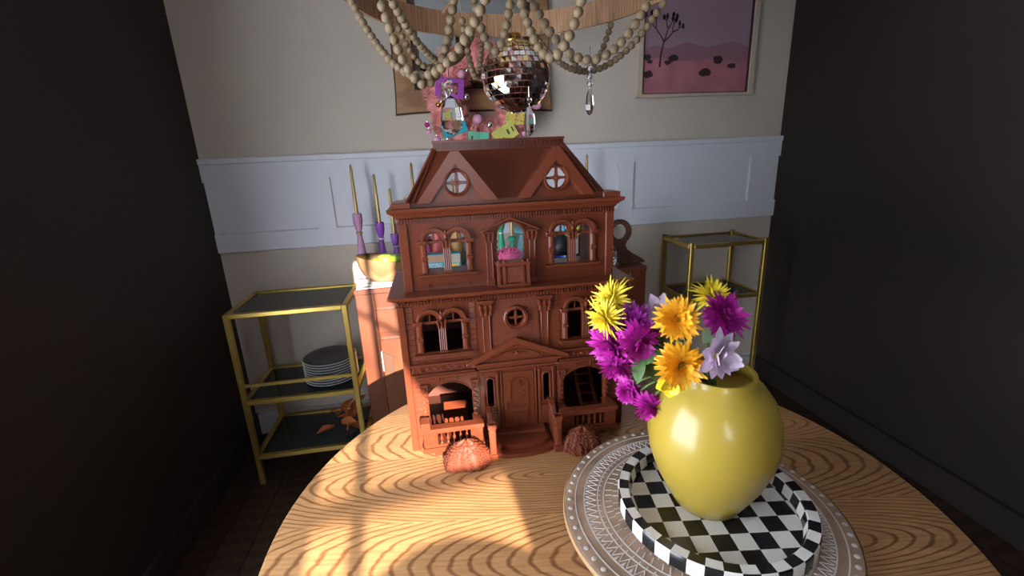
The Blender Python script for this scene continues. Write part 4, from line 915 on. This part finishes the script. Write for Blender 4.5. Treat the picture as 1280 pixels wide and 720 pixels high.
SW = [(0,181.7,0,262,.235),(0,215.7,1,230,.30),(0,109,0,140,.125),(1,265.9,1,225.2,.282),(1,253,0,282.2,.269),(0,313.3,1,249.5,.264),(0,345.3,0,71.6,.172),(0,31,0,58,.15),(1,131.5,0,95,.207),(0,215.7,0,99.1,.153)]
for (h1, a1, h2, a2, sag) in SW:
    P, Q = ringpt(h1, a1), ringpt(h2, a2)
    crv = [P+(Q-P)*t+Vector((0,0,-sag*(1-(2*t-1)**2))) for t in [i/200 for i in range(201)]]
    st_ = MB().tube(crv[::8], .0012, 4).build('bead_strand', cordm, CHN)
    acc = BD_; last = crv[0]; need = BD_
    dist = 0
    for i in range(1, len(crv)):
        seg = (crv[i]-crv[i-1]).length; dist += seg
        if dist >= need:
            if crv[i].z+ZC < 1.045:
                b_ = link('bead', bead_me, st_, loc=crv[i]); b_.rotation_euler = (crv[min(i+1,200)]-crv[i-1]).to_track_quat('Z','Y').to_euler()
            need += BD_*1.97
crys = mat('crystal', (.97,.98,.99), .0, trans=1.0, ior=1.5)
wire = mat('crystal_wire', (.7,.7,.7), .2, 1.0)
def crystal(p, L, w_, chain, name='crystal_drop'):
    E_ = empty(name, cl_(p)); E_.parent = CHN
    prof = [(.0005,L*.5),(w_*.22,L*.40),(w_*.42,L*.18),(w_*.5,-L*.12),(w_*.42,-L*.33),(w_*.22,-L*.46),(.0005,-L*.5)]
    MB().lathe(prof, n=8, sy=.45).build('drop', crys, E_)
    z = L*.5
    for i in range(chain):
        r_ = .0075; MB().ball((0,0,z+r_*1.1), r_, 8, 6, sy=.5).build('link_crystal', crys, E_); z += r_*2.25
    MB().tube([(0,0,L*.49),(0,0,z+.02)], .0007, 4).build('wire', wire, E_)
crystal((-0.103, 0.12, 0.7421), .082, .050, 2); crystal((0.075, 0.14, 0.7286), .068, .026, 1); crystal((0.2252, 0.16, 0.7668), .060, .020, 4); crystal((-0.1136, 0.2, 0.7914), .03, .014, 1)

# ------------------------------------------------------------------ mirror ball
mbp = Vector((0.0835, 0.34, 0.8518)); RB_ = .0895
MBL = empty('mirror_ball', mbp, 'pink-gold mirror ball hanging from the middle of the chandelier', 'mirror ball')
MB().ball((0,0,0), RB_-.0022, 32, 20).build('core', mat('ball_core', (.20,.08,.06), .4, .3), MBL, smooth='all')
tl = MB(); rnd = random.Random(12); rows = 19
for j in range(rows):
    p0, p1 = PI*(j+.07)/rows, PI*(j+.93)/rows; pm2 = (p0+p1)/2; n = max(4, int(round(2*PI*math.sin(pm2)*RB_/.0142)))
    for i in range(n):
        a0, a1 = 2*PI*(i+.05)/n, 2*PI*(i+.95)/n
        tlt = [rnd.uniform(-.0014,.0014) for _ in range(4)]
        q = []
        for (p_, a_), e_ in zip(((p0,a0),(p0,a1),(p1,a1),(p1,a0)), tlt):
            r_ = RB_+e_; q.append((r_*math.sin(p_)*math.cos(a_), r_*math.sin(p_)*math.sin(a_), r_*math.cos(p_)))
        qi = [tuple(c*.985 for c in v) for v in q]
        mi = 0 if rnd.random() < .62 else (1 if rnd.random() < .6 else 2)
        if p0 < .75: mi = 2
        tl.add(q+qi, [(0,1,2,3),(0,4,5,1),(1,5,6,2),(2,6,7,3),(3,7,4,0)], mi)
tl.build('mirror_tiles', [mat('tile_silver', (.92,.86,.84), .12, 1.0), mat('tile_rose', (.85,.48,.45), .12, 1.0), mat('tile_gold', (.80,.58,.25), .12, 1.0)], MBL, stuff=True)
MB().lathe([(.016,RB_-.004),(.016,RB_+.012),(.006,RB_+.016),(.0,RB_+.016)], n=16).build('cap', goldb, MBL, smooth=40)
MB().tube([(0,0,RB_+.014),(0,0,1.092-mbp.z)], .0015, 6).build('hanging_cord', cordm, MBL)

# ------------------------------------------------------------------ carved turntable and checked tray
TX, TY, TRR = .267, -.3305, .2424
LZ = empty('carved_turntable', (TX, TY, 0), 'whitewashed carved wooden turntable at the right front of the table', 'turntable')
wash = mat('whitewashed_wood', (.27,.175,.115), .6, var=.35, vscale=14, bump=.25, bscale=90)
MB().lathe([(.10,0),(.10,.010),(TRR-.012,.010),(TRR-.002,.014),(TRR,.022),(TRR-.003,.028),(TRR-.008,.030),(0,.030)], n=96).build('disc', wash, LZ, smooth=35)
MB().lathe([(TRR-.001,.015),(TRR+.0006,.018),(TRR+.0006,.025),(TRR-.001,.027)], n=96, cap=False).build('rim_edge', mat('turntable_edge', (.42,.25,.12), .5), LZ, smooth=40)
ww = mat('white_inlay', (.55,.50,.46), .7)
for r_ in (.2205, .2045, .1800, .1690):
    MB().lathe([(r_-.0011,.0300),(r_-.0011,.0307),(r_+.0011,.0307),(r_+.0011,.0300)], n=96, cap=False).build('inlay_ring', ww, LZ)
dot = MB().lathe([(.0042,.0298),(.0042,.0308),(.0030,.0313),(0,.0314)], n=10).mesh('inlay_dot', ww, 40)
for i in range(64):
    a = 2*PI*i/64; link('inlay_dot', dot, LZ, loc=(.2305*math.cos(a), .2305*math.sin(a), 0))
mb = MB(); n = 84
for i in range(n):
    a = 2*PI*i/n; a1 = 2*PI*(i+.5)/n; a2 = 2*PI*(i+1)/n
    pa, pb, pc2 = [(r_*math.cos(t), r_*math.sin(t), .0303) for r_, t in ((.183,a),(.2015,a1),(.183,a2))]
    mb.tube([pa, pb], .0009, 4); mb.tube([pb, pc2], .0009, 4)
    mb.add([(.2035*math.cos(a-.014), .2035*math.sin(a-.014), .0305), (.2035*math.cos(a+.014), .2035*math.sin(a+.014), .0305), (.193*math.cos(a), .193*math.sin(a), .0305)], [(0,1,2)])
    mb.add([(.1795*math.cos(a-.012), .1795*math.sin(a-.012), .0305), (.1795*math.cos(a+.012), .1795*math.sin(a+.012), .0305), (.1725*math.cos(a), .1725*math.sin(a), .0305)], [(0,1,2)])
mb.build('zigzag_inlay', ww, LZ, stuff=True)
mb = MB(); rnd = random.Random(6)
for r_ in (.118, .132, .146, .160):
    for i in range(int(r_*430)):
        a = 2*PI*(i+.5*(int(r_*1000) % 3))/int(r_*430)+rnd.uniform(-.02,.02)
        mb.tube([((r_-.006)*math.cos(a), (r_-.006)*math.sin(a), .0302), ((r_+.006)*math.cos(a+.02), (r_+.006)*math.sin(a+.02), .0302)], .0009, 4)
mb.build('dash_inlay', ww, LZ, stuff=True)
CX, CY, CR = .2860, -.3385, .1630
CKT = empty('checked_tray', (CX, CY, .0315), 'round black and white checked enamel tray on the turntable', 'tray')
cb = mat('enamel_black', (.010,.010,.011), .2, coat=.3); cwm = mat('enamel_white', (.66,.63,.58), .25, coat=.3, var=.06, vscale=12)
mb = MB(); NS = 40
def seg(profile, i, off):
    a0, a1 = 2*PI*i/NS, 2*PI*(i+1)/NS
    for k_ in range(len(profile)-1):
        (r0, z0_), (r1, z1) = profile[k_], profile[k_+1]
        vs = []
        for t in range(4): a = a0+(a1-a0)*t/3; vs += [(r0*math.cos(a), r0*math.sin(a), z0_), (r1*math.cos(a), r1*math.sin(a), z1)]
        mb.add(vs, [(2*t,2*t+2,2*t+3,2*t+1) for t in range(3)], (i+off[k_]) % 2)
for i in range(NS): seg([(CR-.006,0),(CR,.003),(CR,.026),(CR-.002,.0285),(CR-.018,.0285),(CR-.020,.026),(CR-.024,.006)], i, (0,0,0,1,1,0))
rimo = mb.build('rim', [cb, cwm], CKT, smooth=40)
mb = MB(); s_q = .033; ri = CR-.0235
def clip_circle(poly): return [(x*min(1, ri/max(1e-9, math.hypot(x,y))), y*min(1, ri/max(1e-9, math.hypot(x,y)))) for x, y in poly]
N_ = 6
for i in range(-N_, N_):
    for j in range(-N_, N_):
        x0, y0 = i*s_q, j*s_q; cs = [(x0+s_q*p/3, y0) for p in range(3)]+[(x0+s_q, y0+s_q*p/3) for p in range(3)]+[(x0+s_q-s_q*p/3, y0+s_q) for p in range(3)]+[(x0, y0+s_q-s_q*p/3) for p in range(3)]
        if min(math.hypot(x, y) for x, y in cs) > ri: continue
        cs = clip_circle(cs); mb.add([(x, y, .006) for x, y in cs], [tuple(range(12))], (i+j) % 2)
fl = mb.build('checked_floor', [cb, cwm], CKT); fl.rotation_euler = (0,0,R(-8))
MB().lathe([(CR-.006,0),(CR-.006,.0012),(0,.0012)], n=48).build('tray_underside', cb, CKT)

# ------------------------------------------------------------------ vase and bouquet
VX, VY, VZ = .283, -.325, .0385
V = empty('yellow_vase', (VX, VY, VZ), 'glossy yellow rounded vase standing in the checked tray', 'vase')
MB().lathe([(.050,0),(.056,.004),(.070,.030),(.088,.065),(.102,.105),(.107,.140),(.104,.175),(.093,.208),(.076,.232),(.062,.246),(.060,.256),(.056,.256),(.058,.244),(.070,.228),(.0,.200)], n=48).build('body', mat('yellow_glaze', (.37,.26,.035), .3, coat=.2, var=.05, vscale=8), V, smooth=60)
MOUTH = Vector((VX, VY, VZ+.250))
stemm = mat('flower_stem', (.10,.16,.04), .6); leafm = mat('leaf_green', (.075,.15,.045), .5, var=.3, vscale=30); leafg = mat('leaf_grey_green', (.16,.22,.12), .55, var=.2, vscale=30)
def petalset(mb, axis, layers, rnd, jag=0.12, mi=0):
    ax = axis.normalized(); u = ax.cross(Vector((0,0,1)) if abs(ax.z) < .9 else Vector((1,0,0))).normalized(); v = ax.cross(u)
    for (n, L, w_, el, curl) in layers:
        for i in range(n):
            a = 2*PI*(i+rnd.uniform(-.3,.3))/n+el*7; l = L*rnd.uniform(1-jag, 1+jag); e = el+rnd.uniform(-.15,.15)
            rad = u*math.cos(a)+v*math.sin(a); d0 = rad*math.cos(e)+ax*math.sin(e); side = rad.cross(ax).normalized()
            pts = []; p = ax*.002; d = d0
            for k_ in range(5):
                ww_ = w_*(.35, .85, 1.0, .80, .12)[k_]; pts.append((p-side*ww_+ax*.15*ww_, p.copy(), p+side*ww_+ax*.15*ww_)); p = p + d*(l/4); d = (d + (ax*curl)).normalized()
            vs = [q for t in pts for q in t]; fs = []
            for k_ in range(4):
                for c2 in range(2): fs.append((k_*3+c2, k_*3+c2+1, k_*3+c2+4, k_*3+c2+3))
            mb.add(vs, fs, mi)
def flower(pos, axis, size, kind, mt, cmt, label, name, group, leaves=0, droop=.0):
    size *= 1.22; pos = Vector(pos); axis = Vector(axis).normalized(); rnd = random.Random(hash((round(pos.x,3), round(pos.z,3))) & 0xffff)
    E_ = empty(name, pos, label, 'flower', group)
    mb = MB()
    if kind == 'spider': petalset(mb, axis, [(24,size,.0024,-.25,-.10),(24,size,.0024,.1,-.05),(20,size*.9,.0024,.45,.08),(16,size*.72,.0024,.8,.16),(10,size*.5,.0022,1.1,.2)], rnd, .28)
    elif kind == 'dahlia': petalset(mb, axis, [(20,size*.88,.0056,-.55,-.16),(22,size,.0058,-.15,-.06),(22,size*.96,.0056,.2,.02),(20,size*.84,.0052,.5,.12),(16,size*.66,.0046,.8,.2),(10,size*.45,.004,1.1,.25)], rnd, .18)
    elif kind == 'pom': petalset(mb, axis, [(26,size*.9,.0042,-.5,-.1),(26,size,.0044,-.05,0),(24,size*.95,.0044,.35,.06),(20,size*.82,.0042,.7,.12),(14,size*.6,.004,1.05,.15)], rnd, .14)
    else: petalset(mb, axis, [(9,size,.0105,.05,.04),(8,size*.85,.0095,.55,.1),(6,size*.6,.008,.95,.15)], rnd, .15)
    mb.build('petals', mt, E_, smooth='all', stuff=True)
    MB().ball(tuple(axis*.004), size*.20, 10, 6).build('flower_centre', cmt, E_, smooth='all')
    M = MOUTH-pos; k1 = M*.35+Vector((0,0,-.01))-axis*.03; 
    if droop: k1 = M*.45+Vector((0,0,droop))
    cv = []
    for i in range(13):
        t = i/12; p1 = -axis*.02 if not droop else Vector((0,0,droop*.3)); cv.append((p1*3*t*(1-t)**2) + k1*3*t*t*(1-t)+(M+Vector((rnd.uniform(-.001,.001),0,-.03)))*t**3)
    MB().tube(cv, .0021, 6).build('stem', stemm, E_, smooth='all')
    MB().lathe([(.002,-.004),(.006,.0),(.007,.004),(.0,.006)], n=8).build('calyx', stemm, E_)
    return E_
def leafmesh(L, w_, mt):
    vs = []; fs = []; n = 8
    for i in range(n+1):
        t = i/n; ww_ = w_*math.sin(PI*min(1, t*.97+.02))**.8*(1-.25*t); z = .12*L*math.sin(t*PI*.9); vs += [(-ww_, L*t, z+.14*ww_), (0, L*t, z-.05*ww_), (ww_, L*t, z+.14*ww_)]
    for i in range(n):
        for c2 in range(2): fs.append((i*3+c2, i*3+c2+1, i*3+c2+4, i*3+c2+3))
    return MB().add(vs, fs).mesh('leaf', mt, 'all')
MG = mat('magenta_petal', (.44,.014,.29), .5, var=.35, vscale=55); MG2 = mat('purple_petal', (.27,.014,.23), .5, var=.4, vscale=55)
YM = mat('yellow_petal', (.80,.62,.03), .5, var=.2, vscale=55); OR = mat('orange_yellow_petal', (.85,.40,.015), .5, var=.2, vscale=55); WH = mat('lilac_white_petal', (.66,.52,.66), .5, var=.15, vscale=55)
CY_ = mat('yellow_centre', (.45,.33,.03), .7); CD = mat('dark_centre', (.16,.03,.12), .7); CG = mat('green_centre', (.20,.22,.04), .7)
g = 'flowers in the yellow vase'
flower((0.1388, -0.22, 0.4003), (-.75,-.35,.35), .033, 'spider', YM, CG, 'spidery yellow chrysanthemum topmost at the left of the bouquet', 'yellow_chrysanthemum', g)
flower((0.1159, -0.25, 0.3786), (-.80,-.45,-.15), .030, 'spider', YM, CG, 'spidery yellow chrysanthemum just below the topmost one', 'yellow_chrysanthemum', g)
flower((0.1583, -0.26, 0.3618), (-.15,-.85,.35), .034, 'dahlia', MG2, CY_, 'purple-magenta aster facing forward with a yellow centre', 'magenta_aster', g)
flower((0.1299, -0.25, 0.3253), (-.75,-.55,-.10), .036, 'dahlia', MG, CD, 'magenta aster leaning left over the dollhouse corner', 'magenta_aster', g)
flower((0.1568, -0.29, 0.3491), (.15,-.85,-.30), .033, 'dahlia', MG, CY_, 'magenta aster with pale petals in the middle of the bouquet', 'magenta_aster', g)
flower((0.1354, -0.26, 0.2942), (-.35,-.60,-.70), .030, 'pom', MG, CD, 'magenta pompom aster hanging lowest in the upper cluster', 'magenta_aster', g)
flower((0.1623, -0.25, 0.2323), (-.55,-.60,.25), .020, 'pom', MG, CD, 'small magenta aster drooping on a bent stem beside the dollhouse', 'magenta_aster', g, droop=.05)
flower((0.1784, -0.3, 0.2295), (-.25,-.60,-.50), .026, 'pom', MG, CD, 'drooping magenta aster touching the side of the yellow vase', 'magenta_aster', g, droop=.06)
flower((0.1734, -0.26, 0.225), (.2,-.8,.2), .013, 'pom', MG, CD, 'tiny magenta bud between the two drooping asters', 'magenta_aster', g, droop=.05)
flower((0.2153, -0.25, 0.3745), (-.1,-.75,.5), .028, 'open', WH, CY_, 'lilac-white flower behind the orange marigolds', 'white_flower', g)
flower((0.196, -0.34, 0.398), (-.25,-.85,.35), .030, 'pom', OR, CY_, 'golden orange marigold, the upper one at the right of the bouquet', 'orange_marigold', g)
flower((0.1826, -0.38, 0.3444), (-.1,-.95,.05), .032, 'pom', OR, CY_, 'golden orange marigold, the lower one above the vase', 'orange_marigold', g)
flower((0.1803, -0.36, 0.3042), (-.4,-.85,-.2), .018, 'open', YM, CY_, 'small yellow flower tucked against the vase mouth', 'yellow_flower', g)
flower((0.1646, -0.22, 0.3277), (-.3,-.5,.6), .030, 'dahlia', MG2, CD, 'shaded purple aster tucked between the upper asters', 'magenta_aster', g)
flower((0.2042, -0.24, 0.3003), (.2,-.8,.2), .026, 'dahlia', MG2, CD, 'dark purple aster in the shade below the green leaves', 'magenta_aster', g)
flower((0.128, -0.22, 0.3348), (-.8,-.3,.1), .026, 'dahlia', MG, CD, 'magenta aster leftmost of the bouquet, under the chrysanthemums', 'magenta_aster', g)
flower((0.2892, -0.32, 0.3883), (.3,-.7,.6), .034, 'dahlia', MG, CY_, 'magenta aster at the far right of the bouquet', 'magenta_aster', g)
flower((0.2261, -0.4, 0.3611), (.3,-.9,.2), .032, 'open', WH, CY_, 'lilac-white flower low at the right of the bouquet', 'white_flower', g)
flower((0.3052, -0.26, 0.3998), (.1,-.5,.8), .032, 'spider', YM, CG, 'spidery yellow chrysanthemum at the top right of the bouquet', 'yellow_chrysanthemum', g)
lm1, lm2, lm3 = leafmesh(.062, .016, leafg), leafmesh(.055, .013, leafm), leafmesh(.048, .019, leafm)
gi = 0
for (p, me_, rx, rz_, ry, lb) in [((0.1796, -0.24, 0.3431),lm1,65,5,-10,'broad grey-green leaf standing upright left of the lilac-white flower'),((0.2008, -0.245, 0.3214),lm1,72,-20,12,'narrow upright grey-green leaf beside the lilac-white flower'),((0.1876, -0.25, 0.364),lm3,-20,-60,0,'short leaf pointing right below the upright leaves'),
    ((0.1714, -0.27, 0.3171),lm2,-62,150,0,'dark green leaf hanging below the middle asters'),((0.1853, -0.26, 0.3066),lm2,-70,190,15,'dark green leaf hanging just right of the other hanging leaf'),((0.1602, -0.22, 0.3773),lm2,30,60,0,'thin green leaf under the topmost chrysanthemum'),((0.2091, -0.27, 0.3278),lm3,-35,120,0,'shaded green leaf behind the marigolds'),((0.2126, -0.29, 0.3137),lm3,-40,170,0,'deep green leaf near the vase mouth'),((0.2711, -0.3, 0.3332),lm1,20,-60,0,'grey-green leaf at the right of the bouquet')]:
    p = Vector(p); E_ = empty('leaf_sprig', p, lb, 'leaf', 'leaves in the bouquet')
    o = link('leaf', me_, E_); o.rotation_euler = (R(rx), R(ry), R(rz_))
    M = MOUTH-p; MB().tube([(0,0,0), M*.5+Vector((0,0,.01)), M+Vector((0,0,-.02))], .0018, 6).build('stem', stemm, E_)
